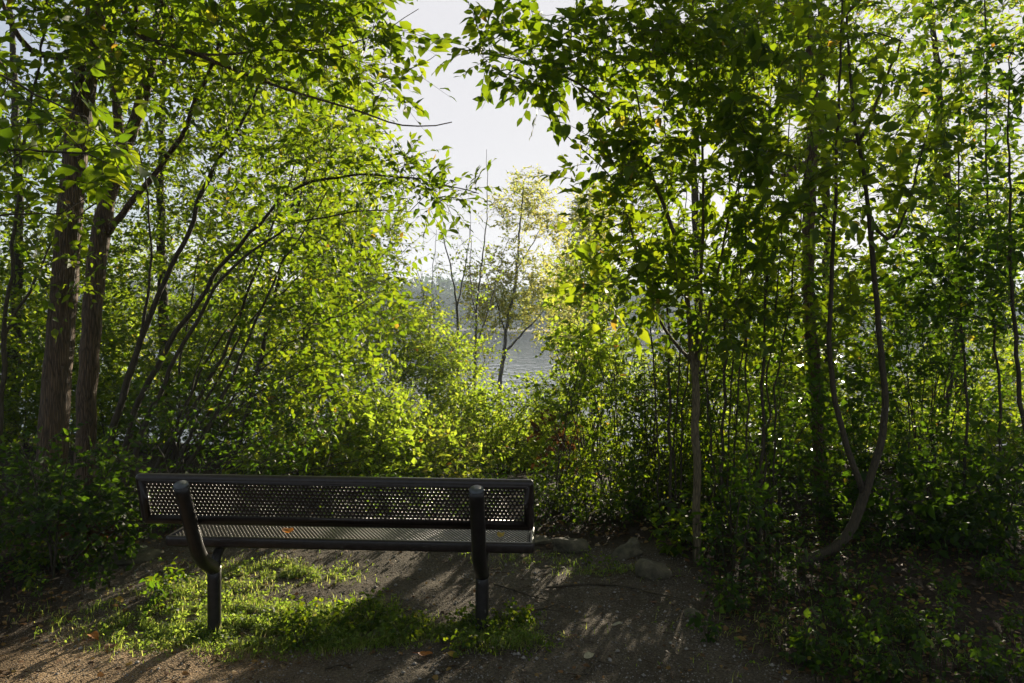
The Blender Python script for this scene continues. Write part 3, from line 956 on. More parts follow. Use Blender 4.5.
build_plant('shrub', 'yellow-green bush below the water, right of the bare grey sapling', 'shrub',
            fan((500, 9.5), [(480, 430, 9.5), (510, 405, 9.5), (545, 400, 9.4), (530, 440, 9.3), (560, 390, 9.4)], .014, .003, seed=8),
            [(500, 432, 9.5, 50, 46, .7, 120), (555, 400, 9.4, 34, 42, .5, 80), (480, 415, 9.5, 26, 28, .4, 36)], leaf=.055, nleaf=8, spray=.24, per=2, seed=20, fine=False, mat=M_LIGHT)
build_plant('shrub', 'round-leaved bush hanging bright against the lake at the right rim of the gap', 'shrub',
            fan((590, 8.5), [(560, 350, 8.4), (580, 330, 8.4), (600, 320, 8.4), (550, 400, 8.3), (590, 390, 8.3)], .014, .003, seed=9),
            [(580, 370, 8.4, 40, 62, .6, 130), (590, 290, 8.4, 36, 54, .5, 90)], leaf=.06, nleaf=7, spray=.22, per=2, seed=21, mat=M_LIGHT)
build_plant('shrub', 'grey brushy shrub with few leaves low in the gap', 'shrub',
            fan((452, 8.6), [(440, 420, 8.6), (455, 410, 8.6), (468, 420, 8.6), (480, 430, 8.6), (430, 440, 8.6)], .010, .002, seed=10),
            [(460, 450, 8.6, 40, 30, .5, 50)], leaf=.04, nleaf=6, spray=.2, per=1, seed=22, fine=False, mat=M_PALE, bark=M_GREY)
build_plant('shrub', 'shrub hung with clusters of dead brown leaves behind the right end of the bench', 'shrub',
            fan((575, 7.2), [(545, 430, 7.2), (560, 410, 7.2), (580, 420, 7.2), (570, 450, 7.1)], .010, .002, seed=11),
            [(556, 440, 7.2, 24, 26, .25, 18), (575, 470, 7.2, 12, 14, .2, 7)], leaf=.06, nleaf=6, spray=.14, per=2, seed=23, mat=M_DRY)

# --- right of the bench
TH = 'upright thin-stemmed shrubs of the right thicket'
BL = 'leafy bushes massed on the bank left of the gap'
BR_ = 'leafy bushes massed on the bank right of the gap'
rq = random.Random(3)
k = 0
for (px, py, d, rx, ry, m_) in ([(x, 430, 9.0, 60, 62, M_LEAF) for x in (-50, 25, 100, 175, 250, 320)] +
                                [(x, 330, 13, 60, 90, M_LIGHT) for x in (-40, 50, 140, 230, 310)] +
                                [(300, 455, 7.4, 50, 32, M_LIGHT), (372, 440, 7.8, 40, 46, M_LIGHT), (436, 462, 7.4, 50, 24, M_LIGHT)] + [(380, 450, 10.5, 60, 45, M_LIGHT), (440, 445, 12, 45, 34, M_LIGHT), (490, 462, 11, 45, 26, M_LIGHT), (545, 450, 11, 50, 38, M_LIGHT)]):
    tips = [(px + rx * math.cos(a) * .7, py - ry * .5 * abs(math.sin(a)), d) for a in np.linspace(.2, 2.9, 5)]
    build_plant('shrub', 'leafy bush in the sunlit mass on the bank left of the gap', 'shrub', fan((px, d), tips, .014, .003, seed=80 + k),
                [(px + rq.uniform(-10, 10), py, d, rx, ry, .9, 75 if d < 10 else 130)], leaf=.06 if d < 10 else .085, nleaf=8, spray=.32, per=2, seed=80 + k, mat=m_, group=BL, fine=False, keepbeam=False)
    k += 1
build_plant('shrub', 'low leafy growth just behind the first stone at the right end of the bench', 'shrub', fan((575, 6.1), [(550, 500, 6.1), (575, 490, 6.1), (600, 495, 6.1), (620, 505, 6.1)], .006, .002, seed=77),
            [(570, 520, 6.1, 50, 24, .35, 60), (625, 530, 6.0, 34, 18, .3, 30)], leaf=.036, nleaf=7, spray=.18, per=2, seed=77, mat=M_LEAF)
for (px, py, d, rx, ry, m_) in ([(x, 455, 9.0, 55, 45, M_LIGHT) for x in (600, 670, 745, 820, 895, 970, 1045)] +
                                [(790, 385, 11.5, 55, 55, M_LEAF)] + [(x, 375, 13, 60, 60, M_LIGHT) for x in (640, 720, 800, 880, 960, 1040)]):
    tips = [(px + rx * math.cos(a) * .7, py - ry * .5 * abs(math.sin(a)), d) for a in np.linspace(.2, 2.9, 5)]
    build_plant('shrub', 'leafy bush in the mass on the bank right of the gap', 'shrub', fan((px, d), tips, .014, .003, seed=110 + k),
                [(px + rq.uniform(-10, 10), py, d, rx, ry, .9, 60 if d < 10 else 100)], leaf=.06 if d < 10 else .085, nleaf=8, spray=.32, per=2, seed=110 + k, mat=m_, group=BR_, fine=False)
    k += 1
rr = random.Random(5)
for i, (bx, bd, lab) in enumerate([(585, 6.6, 'thicket shrub of upright stems directly right of the bench, behind the first stone'),
                                   (640, 6.4, 'thicket shrub of crossing stems behind the two mossy stones'),
                                   (700, 6.8, 'dense thicket shrub behind the pale sapling trunk')]):
    tips = [(bx + rr.uniform(-38, 42), rr.uniform(330, 470), bd + rr.uniform(-.3, .3)) for _ in range(28)]
    st = []
    for t in tips:
        st += fan((bx + rr.uniform(-34, 34), bd + rr.uniform(-.3, .3)), [t], .008, .0025, seed=int(t[0] * 10))
    build_plant('shrub', lab, 'shrub', st, [(bx, 400, bd, 45, 50, .5, 90 if i else 60), (bx, 465, bd, 48, 40, .4, 60 if i else 36), (bx, 525, bd - .3, 44, 20, .3, 30)], leaf=.042, nleaf=7, spray=.2, per=2, seed=30 + i, group=TH,
                mat=M_LEAF)
build_plant('sapling', 'large pale-trunked sapling right of the bench, leafy tips arching over the gap', 'sapling',
            [([(697, 560, 5.0), (697, 460, 5.0), (695, 380, 5.0), (688, 300, 5.0), (672, 220, 4.9), (640, 150, 4.8), (590, 85, 4.7), (520, 60, 4.6), (462, 50, 4.5)], .030, .003),
             ([(700, 300, 5.0), (705, 200, 5.0), (700, 100, 5.0), (690, -30, 5.0)], .016, .004, (0, .3)),
             ([(660, 330, 4.9), (640, 260, 4.8), (618, 180, 4.8), (560, 130, 4.7)], .012, .003, (0, .35)),
             ([(640, 80, 4.8), (580, 30, 4.7), (520, 18, 4.6)], .008, .002, (0, .68)),
             ([(720, 260, 5.0), (745, 150, 5.0), (760, 30, 5.0)], .012, .003, (0, .33))],
            [(645, 60, 4.8, 80, 55, .5, 60), (560, 70, 4.6, 55, 30, .3, 26), (500, 52, 4.5, 38, 12, .15, 10), (540, 25, 4.6, 40, 14, .2, 8), (640, 170, 4.8, 65, 60, .5, 60),
             (640, 270, 4.8, 60, 50, .5, 44), (720, 120, 5.0, 60, 120, .6, 70), (720, 280, 4.9, 50, 70, .5, 40), (700, 30, 5.0, 80, 50, .6, 36)],
            leaf=.072, nleaf=9, spray=.29, per=2, seed=40, dens=.95, bark=M_PALEBARK, wob=.005, rnd=.35, width=.9)
ST = 'slim stems rising through the right thicket'
for i, (bx, tx, ty, d, lab) in enumerate([(668, 664, 120, 5.8, 'slim stem standing left of the pale sapling trunk'),
                                          (722, 735, 40, 5.6, 'slim stem standing right of the pale sapling trunk'),
                                          (760, 775, -20, 5.4, 'slim stem midway between the pale sapling and thick dark trunk')]):
    build_plant('sapling', lab, 'sapling', [([(bx, 550, d), (bx + 3, 400, d), ((bx + tx) / 2, 250, d), (tx, ty, d)], .015, .004)] +
                [([(bx + q_ * 7, 550, d + .1), (bx + q_ * 14, 380, d), (bx + q_ * 26 + 4, 240, d), (tx + q_ * 36, ty + 60, d)], .009, .003) for q_ in (-1, .6, 1.3)],
                [((bx + tx) / 2, 240, d, 55, 130, .6, 50), (tx, ty + 60, d, 50, 70, .5, 22)], leaf=.06, nleaf=7, spray=.25, per=2, seed=45 + i, group=ST, mat=M_LEAF)
build_plant('tree', 'thick dark trunk half hidden in the middle of the right thicket', 'tree',
            [([(822, 540, 7.0), (816, 400, 7.0), (808, 280, 7.0), (813, 120, 7.0), (802, -60, 7.0), (806, -260, 7.0)], .055, .03),
             ([(770, 180, 6.3), (740, 80, 6.1)], .03, .008, (0, .45)),
             ([(860, 150, 6.4), (900, 40, 6.2)], .03, .008, (0, .5))],
            [(790, 140, 6.6, 110, 110, 1.0, 54), (800, 310, 6.4, 100, 80, .8, 90), (880, 100, 6.4, 80, 90, .8, 26), (770, 20, 6.3, 90, 60, .9, 50), (810, -160, 6.2, 420, 110, 2.2, 130)],
            leaf=.07, nleaf=7, spray=.3, per=2, seed=50, seg=.18, shade_canopy=[(2.8, 1.4, 6.2, 4.4, 5.4, 1.5, 950)], bark=M_BARK, mat=M_LEAF, dens=1.0)  # overhead crown is out of view, added to hold back sky light
build_plant('tree', 'crooked tree whose base lies along the ground before bending up through the right thicket', 'tree',
            [([(776, 566, 4.98), (800, 561, 4.98), (838, 552, 5.0), (853, 533, 5.0), (864, 494, 5.0), (877, 462, 5.0), (888, 416, 5.0), (882, 362, 5.0), (876, 293, 5.0), (868, 200, 5.0), (850, 90, 5.0), (846, -20, 5.0)], .034, .006),
             ([(851, 462, 5.0), (838, 420, 5.0), (830, 375, 5.0), (829, 320, 5.0), (833, 245, 5.0), (838, 120, 5.0), (842, 0, 5.0)], .022, .006, (0, .215)),
             ([(893, 255, 5.0), (912, 190, 5.0), (930, 120, 5.0)], .012, .004, (0, .64))],
            [(850, 60, 5.0, 70, 80, .5, 30), (790, 180, 4.6, 60, 60, .4, 34), (900, 180, 5.0, 70, 70, .5, 24), (770, 100, 4.6, 70, 60, .4, 30)],
            leaf=.085, nleaf=6, spray=.26, per=2, seed=51, bark=M_TWIG, mat=M_LEAF, rnd=.35, wob=.004, dens=1.0)
ED = 'dark thin stems toward the right edge'
for i, (bx, mx_, tx, ty, d, r, lab) in enumerate([(965, 966, 960, 60, 5.6, .012, 'straight dark stem, the nearer of the right edge stems to the crooked tree'),
                                                  (1003, 1001, 985, -40, 5.8, .013, 'straight dark stem close to the right edge of the thicket'),
                                                  (1060, 1020, 1008, 60, 5.0, .022, 'bowed dark trunk leaning in at the far right edge')]):
    build_plant('sapling', lab, 'sapling', [([(bx, 560, d), (mx_, 400, d), ((mx_ + tx) / 2 - 4, 270, d), (tx, ty, d)], r, .004)],
                [(tx - 10, 260, d, 60, 90, .5, 44), (tx, ty + 40, d, 60, 60, .5, 20)], leaf=.06, nleaf=7, spray=.26, per=2, seed=55 + i, group=ED, mat=M_DARK)
RB = 'undergrowth bushes of the right thicket'
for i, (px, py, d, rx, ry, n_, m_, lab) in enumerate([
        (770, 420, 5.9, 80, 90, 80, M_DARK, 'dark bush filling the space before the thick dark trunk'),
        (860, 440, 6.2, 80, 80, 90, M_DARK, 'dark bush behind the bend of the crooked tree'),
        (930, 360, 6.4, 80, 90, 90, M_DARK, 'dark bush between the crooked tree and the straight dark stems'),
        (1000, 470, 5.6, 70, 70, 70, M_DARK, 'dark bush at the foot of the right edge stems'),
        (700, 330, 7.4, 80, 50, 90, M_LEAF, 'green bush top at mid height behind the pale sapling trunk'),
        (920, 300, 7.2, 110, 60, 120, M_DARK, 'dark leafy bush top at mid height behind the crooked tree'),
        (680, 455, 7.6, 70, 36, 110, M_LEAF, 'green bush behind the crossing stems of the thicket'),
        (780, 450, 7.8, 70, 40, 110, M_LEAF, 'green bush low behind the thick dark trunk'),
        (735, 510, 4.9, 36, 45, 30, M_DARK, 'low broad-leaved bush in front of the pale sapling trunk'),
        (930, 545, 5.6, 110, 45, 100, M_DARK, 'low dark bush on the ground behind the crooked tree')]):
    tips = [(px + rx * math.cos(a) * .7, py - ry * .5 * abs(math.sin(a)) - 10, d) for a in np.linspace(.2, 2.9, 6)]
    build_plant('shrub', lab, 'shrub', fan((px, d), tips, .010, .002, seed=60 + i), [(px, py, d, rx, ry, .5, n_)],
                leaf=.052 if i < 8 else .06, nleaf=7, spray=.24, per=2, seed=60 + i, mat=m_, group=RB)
RT = 'sunlit trees behind the right thicket'
build_plant('tree', 'sunlit tree behind the pale sapling, right of the gap', 'tree',
            [([(700, 500, 10.5), (700, 350, 10.5), (695, 200, 10.5), (690, 60, 10.5)], .08, .03)],
            [(680, 250, 10.5, 70, 120, 1.2, 90), (700, 110, 10.5, 80, 80, 1.1, 50), (670, 380, 10, 90, 50, 1.1, 40)], leaf=.075, nleaf=8, spray=.36, per=2, seed=70, fine=False, group=RT)
build_plant('tree', 'sunlit tree behind the thick dark trunk, where the sun glints through', 'tree',
            [([(830, 500, 11), (828, 350, 11), (826, 200, 11), (820, 0, 11)], .09, .03)],
            [(790, 160, 11, 80, 140, 1.3, 120), (830, 330, 10.5, 110, 80, 1.2, 120), (780, 10, 11, 110, 70, 1.2, 90)], leaf=.075, nleaf=8, spray=.36, per=2, seed=71, fine=False, group=RT)
build_plant('tree', 'sunlit yellowing tree with sky showing through, at the upper right', 'tree',
            [([(960, 500, 10), (960, 350, 10), (950, 200, 10), (930, 0, 10)], .08, .03)],
            [(920, 110, 10, 85, 110, 1.2, 100), (980, 230, 9.5, 90, 90, 1.1, 130), (960, 20, 10, 90, 50, 1.1, 50)], leaf=.075, nleaf=8, spray=.36, per=2, seed=72, fine=False, mat=M_LIGHT, group=RT)
build_plant('tree', 'sunlit low tree behind the straight dark stems of the right edge', 'tree',
            [([(950, 530, 9), (945, 470, 9), (950, 380, 9), (960, 300, 9)], .05, .015)],
            [(950, 420, 9, 110, 90, 1.1, 170), (850, 430, 9.5, 70, 70, 1.0, 80)], leaf=.065, nleaf=8, spray=.32, per=2, seed=73, fine=False, mat=M_LEAF, group=RT)
print('LEAVES', STAT)

# ------------------------------------------------------------------ far shore woods
def far_woods():
    rng = np.random.default_rng(90)
    P, D, N, Z, T = [], [], [], [], []
    x = -260.0
    while x < 330:
        y = 217 + rng.uniform(0, 26)
        h = 11 + 5 * N1(x * .03, 2.0) + rng.uniform(-3, 3)
        w = rng.uniform(3.5, 6)
        n = 620
        v = nrmz(rng.normal(0, 1, (n, 3))) * rng.random((n, 1)) ** .3
        lob = 1 + .3 * np.sin(v[:, 0:1] * 7 + x) * np.cos(v[:, 2:3] * 6)
        p = np.array([x, y, float(ground_z(x, y)) + h * .52]) + v * lob * np.array([w, w, h * .5])
        P.append(p); D.append(rng.normal(0, 1, (n, 3))); N.append(v + rng.normal(0, .5, (n, 3)))
        Z.append(rng.uniform(.7, 1.5, n)); T.append(np.clip(rng.uniform(0, 1) * .6 + rng.uniform(0, .4, n), 0, 1))
        x += rng.uniform(1.2, 3.0)
    P, D, N, Z, T = map(np.concatenate, (P, D, N, Z, T))
    V, Fa, k = leaves_from(P, D, N, Z, False, 1.3)
    o = mesh_np('far_woods', V, [Fa], M_FARLEAF, attrs={'tint': np.repeat(T, k)})
    tag(o, 'dark wooded far shore seen through the gap across the lake', 'woods', kind='stuff')


far_woods()

# ------------------------------------------------------------------ haze over the lake
hv = np.array([[x, y, z] for x in (-800, 800) for y in (-150, 1000) for z in (-9, 24)], float)
hm = bpy.data.materials.new('pale_haze'); hm.use_nodes = True
hn = hm.node_tree.nodes; hn.remove(hn['Principled BSDF'])
pv = hn.new('ShaderNodeVolumePrincipled')
pv.inputs['Color'].default_value = (.70, .84, 1, 1)
pv.inputs['Density'].default_value = .0008
pv.inputs['Anisotropy'].default_value = .25
hm.node_tree.links.new(pv.outputs[0], hn['Material Output'].inputs['Volume'])
tag(mesh_np('haze', hv, [[[0, 1, 3, 2], [4, 6, 7, 5], [0, 4, 5, 1], [2, 3, 7, 6], [0, 2, 6, 4], [1, 5, 7, 3]]], hm),
    'pale bluish haze lying over the lake and the far woods', 'haze', kind='stuff')

# ------------------------------------------------------------------ stones
def rock(name, px, py, d, wx_, wz_, wy_, label, seed, group=None, mat=M_ROCK):
    rng = np.random.default_rng(seed)
    nu, nv = 36, 22
    u = np.linspace(0, 2 * math.pi, nu, endpoint=False); v = np.linspace(.02, math.pi - .02, nv)
    U, Vv = np.meshgrid(u, v, indexing='ij')
    x, y, z = np.cos(U) * np.sin(Vv), np.sin(U) * np.sin(Vv), np.cos(Vv)
    disp = np.ones_like(x)
    for k in range(14):
        a = nrmz(rng.normal(0, 1, 3)); c = rng.uniform(.45, .8)
        dd = a[0] * x + a[1] * y + a[2] * z
        disp = np.where(dd > c, disp * (c / np.maximum(dd, .01)) ** .8, disp)
    disp = disp + .05 * np.sin(x * 9 + seed) * np.sin(y * 8) * np.sin(z * 7 + 1)
    P = np.stack([x * disp * wx_, y * disp * wy_, z * disp * wz_], -1).reshape(-1, 3)
    idx = np.arange(nu * nv).reshape(nu, nv); j = np.roll(idx, -1, 0)
    q = np.stack([idx[:, :-1], idx[:, 1:], j[:, 1:], j[:, :-1]], -1).reshape(-1, 4)
    g = S(px, py, d); g[2] = float(ground_z(g[0], g[1])) + wz_ * .2
    o = mesh_np(name, P, [q, np.array([idx[:, 0][::-1]]), np.array([idx[:, -1]])], mat, smooth=True)
    o.location = Vector(g); o.rotation_euler = (0, 0, rng.uniform(-.4, .4))
    return tag(o, label, 'stone', group)


RK = 'stones along the edge of the clearing'
rock('stone', 566, 562, 5.35, .17, .10, .13, 'grey-brown stone beside the thicket, just past the right end of the bench', 1, RK)
rock('stone', 632, 562, 5.15, .15, .11, .12, 'mossy olive stone, middle one of the stones beside the thicket', 2, RK)
rock('stone', 655, 588, 4.75, .13, .095, .11, 'dark squat stone nearest the camera at the foot of the thicket', 3, RK)
rock('stone', 535, 550, 5.5, .14, .04, .10, 'flat buff slab showing under the right end of the bench seat', 4, RK)
rock('stone', 392, 553, 5.7, .13, .03, .10, 'flat buff slab showing under the middle of the bench seat', 5, RK)
rock('stone', 135, 568, 5.0, .24, .07, .14, 'long low stone in the shade left of the bench', 6, RK)
rock('stone', 690, 618, 4.1, .06, .03, .05, 'small half-buried stone at the right edge of the gravel', 7, RK)

# ------------------------------------------------------------------ gravel, litter
def scatter_ground(n, rng, x0=-3.2, x1=2.2, y0=2.7, y1=6.0):
    x = rng.uniform(x0, x1, n); y = y0 + (y1 - y0) * rng.random(n) ** 1.25
    return x, y


def gravel():
    rng = np.random.default_rng(21)
    x, y = scatter_ground(30000, rng)
    k = path_mask(x, y) + (N1(x * 3, y * 3)) * .6 < .75
    x, y = x[k], y[k]; n = len(x)
    sz = .0018 + .0045 * rng.random(n) ** 3 + .009 * (rng.random(n) < .016)
    oct_ = np.array([[1, 0, 0], [0, 1, 0], [-1, 0, 0], [0, -1, 0], [0, 0, .7], [0, 0, -.6]])
    fc = np.array([[0, 1, 4], [1, 2, 4], [2, 3, 4], [3, 0, 4], [1, 0, 5], [2, 1, 5], [3, 2, 5], [0, 3, 5]])
    a = rng.uniform(0, 6.28, n)
    V = oct_[None] * rng.uniform(.6, 1.3, (n, 6, 1)) * sz[:, None, None]
    V = np.stack([V[..., 0] * np.cos(a)[:, None] - V[..., 1] * np.sin(a)[:, None], V[..., 0] * np.sin(a)[:, None] + V[..., 1] * np.cos(a)[:, None], V[..., 2]], -1)
    V += np.stack([x, y, ground_z(x, y) + sz * .3], -1)[:, None]
    tag(mesh_np('gravel', V.reshape(-1, 3), [(fc[None] + (np.arange(n) * 6)[:, None, None]).reshape(-1, 3)], M_GRAVEL),
        'fine grey gravel strewn over the trodden clearing', 'gravel', kind='stuff')


def litter():
    rng = np.random.default_rng(22)
    x, y = scatter_ground(13000, rng, -4.5, 4.5, 2.6, 6.3)
    pm = path_mask(x, y)
    k = rng.random(len(x)) < .2 + .8 * pm + .35 * (x < -1.1)
    x, y = x[k], y[k]; n = len(x)
    sz = rng.uniform(.012, .045, n) * np.where(path_mask(x, y) > .4, 1.15, .8)
    ld = rng.normal(0, 1, (n, 3)); ld[:, 2] *= .15
    ln = rng.normal(0, .3, (n, 3)); ln[:, 2] += 1
    V, Fa, kk = leaves_from(np.stack([x, y, ground_z(x, y) + .006 + rng.random(n) * .006], -1), ld, ln, sz, True, 1.1)
    m = 900
    tx, ty = scatter_ground(m, rng, -4, 3.5, 2.6, 6.0)
    a = rng.uniform(0, 6.28, m); L = rng.uniform(.02, .11, m)
    p0 = np.stack([tx, ty, ground_z(tx, ty) + .006], -1); dv = np.stack([np.cos(a) * L, np.sin(a) * L, 0 * a], -1)
    p2 = p0 + dv; p2[:, 2] = ground_z(p2[:, 0], p2[:, 1]) + .007
    p1 = (p0 + p2) / 2 + rng.normal(0, .004, (m, 3)); p1[:, 2] = ground_z(p1[:, 0], p1[:, 1]) + .009
    tv, tq = twig_mesh(np.stack([p0, p1, p2], 1), .0022)
    tag(mesh_np('leaf_litter', np.concatenate([V, tv]), [Fa, tq + len(V)], M_LITTER, attrs={'tint': np.concatenate([np.repeat(rng.random(n), kk), np.full(len(tv), .15)])}),
        'small dry brown leaf scraps scattered on the soil', 'leaf litter', kind='stuff')


gravel()
litter()


def fallen_leaf(px, py, size, mat, label, seed, on=None):
    rng = np.random.default_rng(seed)
    # ovate blade with a wavy rim, midrib fold and stalk
    n = 11; t = np.linspace(0, 1, n)
    w = .36 * np.sin(math.pi * t ** .8) ** .8
    curl = .10 * np.sin(t * 5 + rng.uniform(0, 3))
    L = np.stack([-w, t, .10 * w / .36 + curl], -1); Cc = np.stack([0 * t, t, curl], -1); R_ = np.stack([w * rng.uniform(.8, 1.1), t, .16 * w / .36 + curl], -1)
    L[:, 2] += rng.normal(0, .015, n); R_[:, 2] += rng.normal(0, .015, n)
    V = np.concatenate([L, Cc, R_]) * size
    q = []
    for k in range(n - 1):
        q += [[k, n + k, n + k + 1, k + 1], [n + k, 2 * n + k, 2 * n + k + 1, n + k + 1]]
    st_v, st_q = tube_rings([(0, 0, curl[0] * size), (0, -.18 * size, .0), (.03 * size, -.36 * size, .03 * size)], [size * .012] * 3, 5)
    q = np.array(q); q = np.concatenate([q, st_q + len(V)]); V = np.concatenate([V, st_v])
    V[:, 2] -= V[:, 2].min()
    p = gpt(px, py) if on is None else on
    if on is None: p[2] = float(ground_z(p[0], p[1])) + .004
    o = mesh_np('fallen_leaf', V, [q], mat, smooth=True)
    o.location = Vector(p); o.rotation_euler = (rng.uniform(-.08, .08), rng.uniform(-.08, .08), rng.uniform(0, 6.28))
    return tag(o, label, 'fallen leaf', 'larger fallen leaves')


def seat_pt(px, yloc):
    c, s = math.cos(BY), math.sin(BY)
    # x where the seat is crossed by that picture column
    best = None
    for lx in np.linspace(-HL, HL, 400):
        w = np.array([bc[0] + c * lx - s * yloc, bc[1] + s * lx + c * yloc, .452])
        v = w - CAM
        q = W / 2 + F * (v @ RIGHT) / (v @ FWD)
        if best is None or abs(q - px) < best[0]: best = (abs(q - px), w)
    return best[1]


fallen_leaf(0, 0, .075, M_OLEAF, 'orange leaf lying on the bench seat near the left post', 1, on=seat_pt(288, .12))
fallen_leaf(0, 0, .055, M_YLEAF, 'yellow leaf lying on the bench seat beside the right post', 2, on=seat_pt(502, .13))
for (px, py, s_, m_, lab) in [(622, 627, .055, M_PLEAF, 'pale cream leaf alone on the dark gravel at the right'),
                              (534, 612, .06, M_YLEAF, 'yellow-brown leaf beside the crossing twigs right of the bench leg'),
                              (418, 656, .07, M_OLEAF, 'orange leaf at the near edge of the weeds, left one of a pair'),
                              (447, 658, .065, M_YLEAF, 'yellow leaf at the near edge of the weeds, right one of a pair'),
                              (428, 604, .04, M_PLEAF, 'small whitish leaf on the gravel left of the right bench leg'),
                              (592, 662, .06, M_PLEAF, 'curled grey-white leaf on the gravel near the bottom of the picture'),
                              (113, 604, .07, M_YLEAF, 'yellow leaf in the shade at the left rim of the clearing'),
                              (112, 643, .08, M_BLEAF, 'brown leaf on the sunlit dirt at the left, in front of the grass'),
                              (88, 633, .075, M_OLEAF, 'tan leaf on the sunlit dirt at the far left'),
                              (566, 644, .06, M_BLEAF, 'dark brown curled leaf on the gravel right of the weeds'),
                              (650, 605, .05, M_BLEAF, 'brown leaf on the gravel below the dark squat stone'),
                              (645, 572, .05, M_YLEAF, 'yellow leaf lying between the two mossy stones')]:
    fallen_leaf(px, py, s_, m_, lab, int(px * 7 + py))


def twig(pts, r, label, seed, forks=2):
    rng = np.random.default_rng(seed)
    sk = Skel()
    w = []
    for (px, py) in pts:
        g = gpt(px, py); g[2] = float(ground_z(g[0], g[1])) + r * .9 + .003; w.append(g)
    ids = sk.stem(w, r, r * .35, step=.05, wob=.006, rng=rng)
    for k in range(forks):
        j = ids[int(len(ids) * rng.uniform(.3, .8))]
        d = nrmz(sk.p[min(j + 1, len(sk.p) - 1)] - sk.p[j] + rng.normal(0, .02, 3)) * .5 + rng.normal(0, .5, 3)
        d[2] = abs(d[2]) * .15
        sk.stem([sk.p[j], sk.p[j] + d * .07, sk.p[j] + d * .14 + np.array([0, 0, .004])], r * .5, r * .2, start=j, step=.03, wob=.002, rng=rng)
    v, q = sk.mesh()
    o = np.array(w[0])
    tag(mesh_np('twig', v, [q], M_TWIG, smooth=True, origin=o), label, 'twig', 'dead twigs on the gravel').location = Vector(o)


twig([(494, 583), (520, 591), (550, 601)], .006, 'straight dead twig pointing down right, right of the bench leg', 1)
twig([(505, 612), (535, 613), (548, 606), (562, 603)], .005, 'bent dead twig with a yellow leaf caught on it', 2)
twig([(546, 588), (590, 586), (640, 594), (690, 607)], .007, 'longest dead twig, curving toward the squat stone', 3, 4)
twig([(325, 668), (345, 663), (362, 662)], .006, 'short dark twig in front of the grass patch', 4, 1)
twig([(585, 683), (597, 670), (606, 655)], .005, 'short twig rising from the bottom of the picture', 5, 1)
twig([(700, 585), (750, 592), (800, 604)], .009, 'thick dead twig under the low bushes at the right', 6, 3)

# ------------------------------------------------------------------ grass and weeds
def ground_cover():
    rng = np.random.default_rng(41)
    n = 15000
    x = rng.uniform(-5.5, 5.5, n); y = rng.uniform(2.3, 7.5, n)
    pm = path_mask(x, y)
    k = (pm > .6) & (N1(x * 1.3 + 9, y * 1.3) + .3 * N2(x * 5, y * 5) > np.where(x > .5, .32, .45)) & ((np.abs(x + .3) > 1.4) | (y > 5.6)) & (rng.random(n) < .75)
    x, y = x[k], y[k]; n = len(x)
    h = rng.uniform(.02, .16, n) * (1 + .8 * N2(x * 2, y * 2))
    org = np.stack([x, y, ground_z(x, y) + h], -1)
    d = rng.normal(0, 1, (n, 3)); d[:, 2] = np.abs(d[:, 2]) * .25
    pos, ld, ln, z, tw = sprays(org, d, .09, 5, .030, rng, droop=.3, rnd=.3)
    tn = rng.beta(2, 2, len(pos))
    V, Fa, kk = leaves_from(pos, ld, ln, z, True)
    v2, q2 = twig_mesh(np.stack([np.stack([x, y, ground_z(x, y)], -1), org * .5 + np.stack([x, y, ground_z(x, y)], -1) * .5, org], 1), .0016)
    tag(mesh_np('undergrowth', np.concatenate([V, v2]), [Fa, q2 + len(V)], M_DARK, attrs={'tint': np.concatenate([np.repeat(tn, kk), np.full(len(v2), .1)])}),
        'low leafy undergrowth carpeting the shaded soil on both sides of the clearing', 'undergrowth', kind='stuff')


ground_cover()

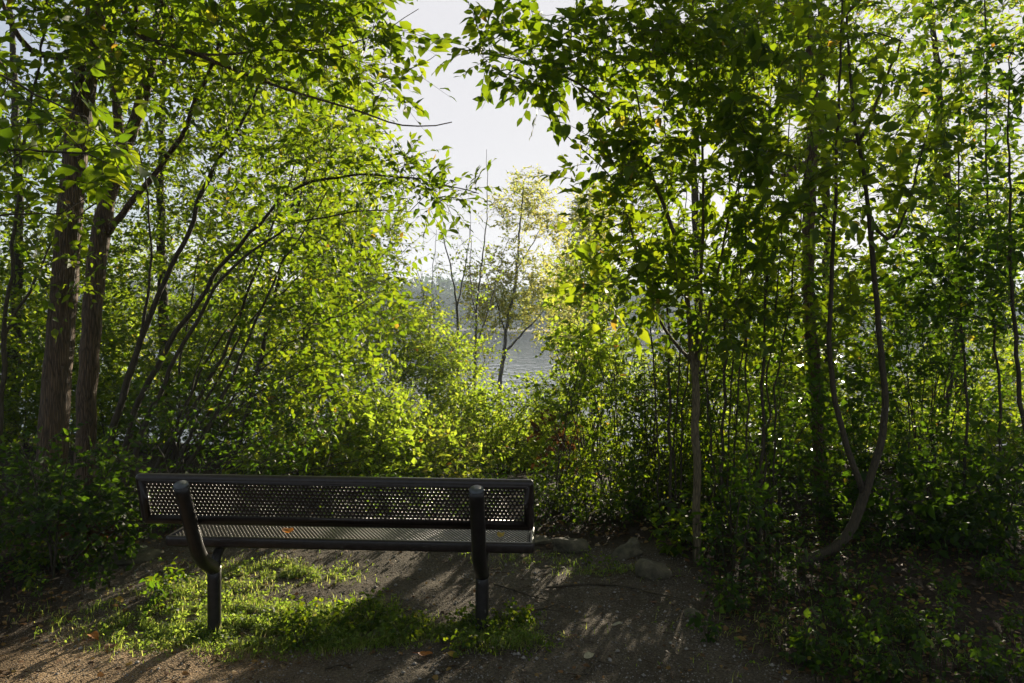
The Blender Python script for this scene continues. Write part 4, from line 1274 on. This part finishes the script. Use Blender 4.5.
def grass():
    rng = np.random.default_rng(31)
    cl = []
    for (px, py, rx, ry, n, h) in [(235, 622, .62, .22, 13000, .065), (300, 612, .42, .20, 7500, .06), (165, 630, .25, .14, 2200, .05), (340, 640, .30, .10, 2200, .06),
                                   (280, 570, .42, .18, 3200, .06), (205, 590, .35, .2, 1600, .06), (420, 628, .45, .14, 3200, .055), (505, 640, .24, .14, 1800, .055), (250, 655, .4, .04, 200, .04),
                                   (60, 612, .5, .15, 300, .06), (540, 560, .4, .15, 500, .06), (610, 575, .4, .12, 500, .06), (840, 640, .8, .4, 900, .07)]:
        c = gpt(px, py)
        x = c[0] + rng.normal(0, rx * .5, n); y = c[1] + rng.normal(0, ry * .6, n)
        k = N1(x * 6, y * 6) + .5 * N2(x * 17, y * 17) > .58
        cl.append(np.stack([x[k], y[k], np.full(k.sum(), h)], -1))
    A = np.concatenate(cl); n = len(A)
    x, y, h = A.T
    tuft = .35 + 1.2 * N3(x * 9, y * 9)
    h = h * rng.uniform(.3, 1.15, n) * tuft * .85
    b = np.stack([x, y, ground_z(x, y) - .003], -1)
    a = rng.uniform(0, 6.283, n)
    ln = np.stack([np.cos(a), np.sin(a), 0 * a], -1)
    wd = np.stack([-np.sin(a), np.cos(a), 0 * a], -1) * rng.uniform(.001, .0026, n)[:, None]
    bend = rng.uniform(.2, 2.6, n)[:, None]
    z = np.array([0, 0, 1.0])
    m1 = b + z * (h * .5)[:, None] + ln * bend * (h * .18)[:, None]
    tp = b + z * (h * (1 - .32 * bend[:, 0]))[:, None] + ln * bend * (h * .75)[:, None]
    V = np.stack([b - wd, b + wd, m1 + wd * .8, m1 - wd * .8, tp], 1)
    i = np.arange(n)[:, None] * 5
    # clover-sized leaves mixed in
    k = rng.random(n) < .16
    org = b[k] + np.array([0, 0, 1.0]) * (h[k] * rng.uniform(.2, .8, k.sum()))[:, None]
    dd = rng.normal(0, 1, (len(org), 3)); dd[:, 2] = np.abs(dd[:, 2]) * .4
    pos, ld, lnn, zz, _ = sprays(org, dd, .03, 3, .019, rng, droop=.1, rnd=.4)
    V2, F2, kk = leaves_from(pos, ld, lnn, zz, False, 1.3)
    tag(mesh_np('grass', np.concatenate([V.reshape(-1, 3), V2]), [i + np.array([[0, 1, 2, 3]]), i + np.array([[3, 2, 4]]), F2 + n * 5], M_GRASS,
                attrs={'tint': np.concatenate([np.repeat(np.clip(rng.beta(2, 2, n) + .1 * rng.normal(0, 1, n), 0, 1), 5), np.repeat(rng.uniform(0, .5, len(pos)), kk)])}),
        'low ragged grass growing around the bench legs', 'grass', kind='stuff')


grass()


def weed(name, label, cat, base, h, spread, nst, leaf, seed, mat=M_LEAF, group=None):
    rng = np.random.default_rng(seed)
    sk = Skel(); dirs, org = [], []
    for k in range(nst):
        a = rng.uniform(0, 6.28); d = np.array([math.cos(a), math.sin(a), 0]) * spread * rng.uniform(.4, 1)
        tp = base + d + np.array([0, 0, h * rng.uniform(.5, 1)])
        ids = sk.stem([base - np.array([0, 0, .02]), base + d * .35 + np.array([0, 0, h * .5]), tp], .0022, .001, step=.03, wob=.003, rng=rng)
        for j in ids[2:]:
            org.append(sk.p[j]); dirs.append(d + rng.normal(0, spread * .6 + .03, 3))
    v, q = sk.mesh(sk.radii(tip=.001))
    root = empty(name, base, label, cat, group)
    pos, ld, ln, z, tw = sprays(np.array(org), np.array(dirs), leaf * 1.2, 3, leaf, rng, droop=.1, rnd=.35)
    V, Fa, kk = leaves_from(pos, ld, ln, z, True)
    mesh_np('foliage', V, [Fa], mat, root, attrs={'tint': np.repeat(rng.beta(2, 2, len(pos)), kk)}, origin=base)
    mesh_np('stem', v, [q], M_TWIG, root, smooth=True, origin=base)
    return root


rg = random.Random(9)
for i in range(26):
    px, py = rg.uniform(385, 535), rg.uniform(622, 655)
    p = gpt(px, py); p[2] = float(ground_z(p[0], p[1]))
    weed('weed', 'small leafy weed in the dark weed patch around the right bench leg', 'weed', p, rg.uniform(.05, .10), .08, 7, .028, 200 + i, M_LEAF, 'weeds around the right bench leg')
for i in range(20):
    px, py = rg.uniform(280, 395), rg.uniform(608, 645)
    p = gpt(px, py); p[2] = float(ground_z(p[0], p[1]))
    weed('weed', 'small leafy weed in the green patch under the middle of the bench', 'weed', p, rg.uniform(.06, .12), .08, 7, .03, 230 + i, M_LEAF, 'weeds under the middle of the bench')
UG = 'seedlings on the shaded woodland floor'
for i in range(46):
    px, py = rg.uniform(700, 1040), rg.uniform(575, 690)
    if px < 790 and py > 640: continue
    p = gpt(px, py); p[2] = float(ground_z(p[0], p[1]))
    weed('seedling', 'leafy seedling on the dark woodland floor at the lower right', 'seedling', p, rg.uniform(.08, .24), .12, 5, rg.uniform(.026, .046), 260 + i, M_DARK, UG)
UL = 'seedlings at the left edge of the clearing'
for i in range(16):
    px, py = rg.uniform(-10, 190), rg.uniform(560, 612)
    p = gpt(px, py); p[2] = float(ground_z(p[0], p[1]))
    weed('seedling', 'leafy seedling in the shade at the left edge of the clearing', 'seedling', p, rg.uniform(.06, .18), .10, 4, rg.uniform(.03, .05), 320 + i, M_DARK if i % 2 else M_LEAF, UL)
for i, (px, py) in enumerate([(668, 560), (690, 548), (610, 574), (585, 566)]):
    p = gpt(px, py); p[2] = float(ground_z(p[0], p[1]))
    weed('seedling', ['broad-leaved seedling over the dark squat stone', 'broad-leaved seedling at the foot of the pale sapling', 'small green seedling between the first two stones',
                      'small green seedling in front of the first stone'][i], 'seedling', p, .28 if i < 2 else .09, .16 if i < 2 else .06, 5, .075 if i < 2 else .03, 350 + i, M_LEAF)
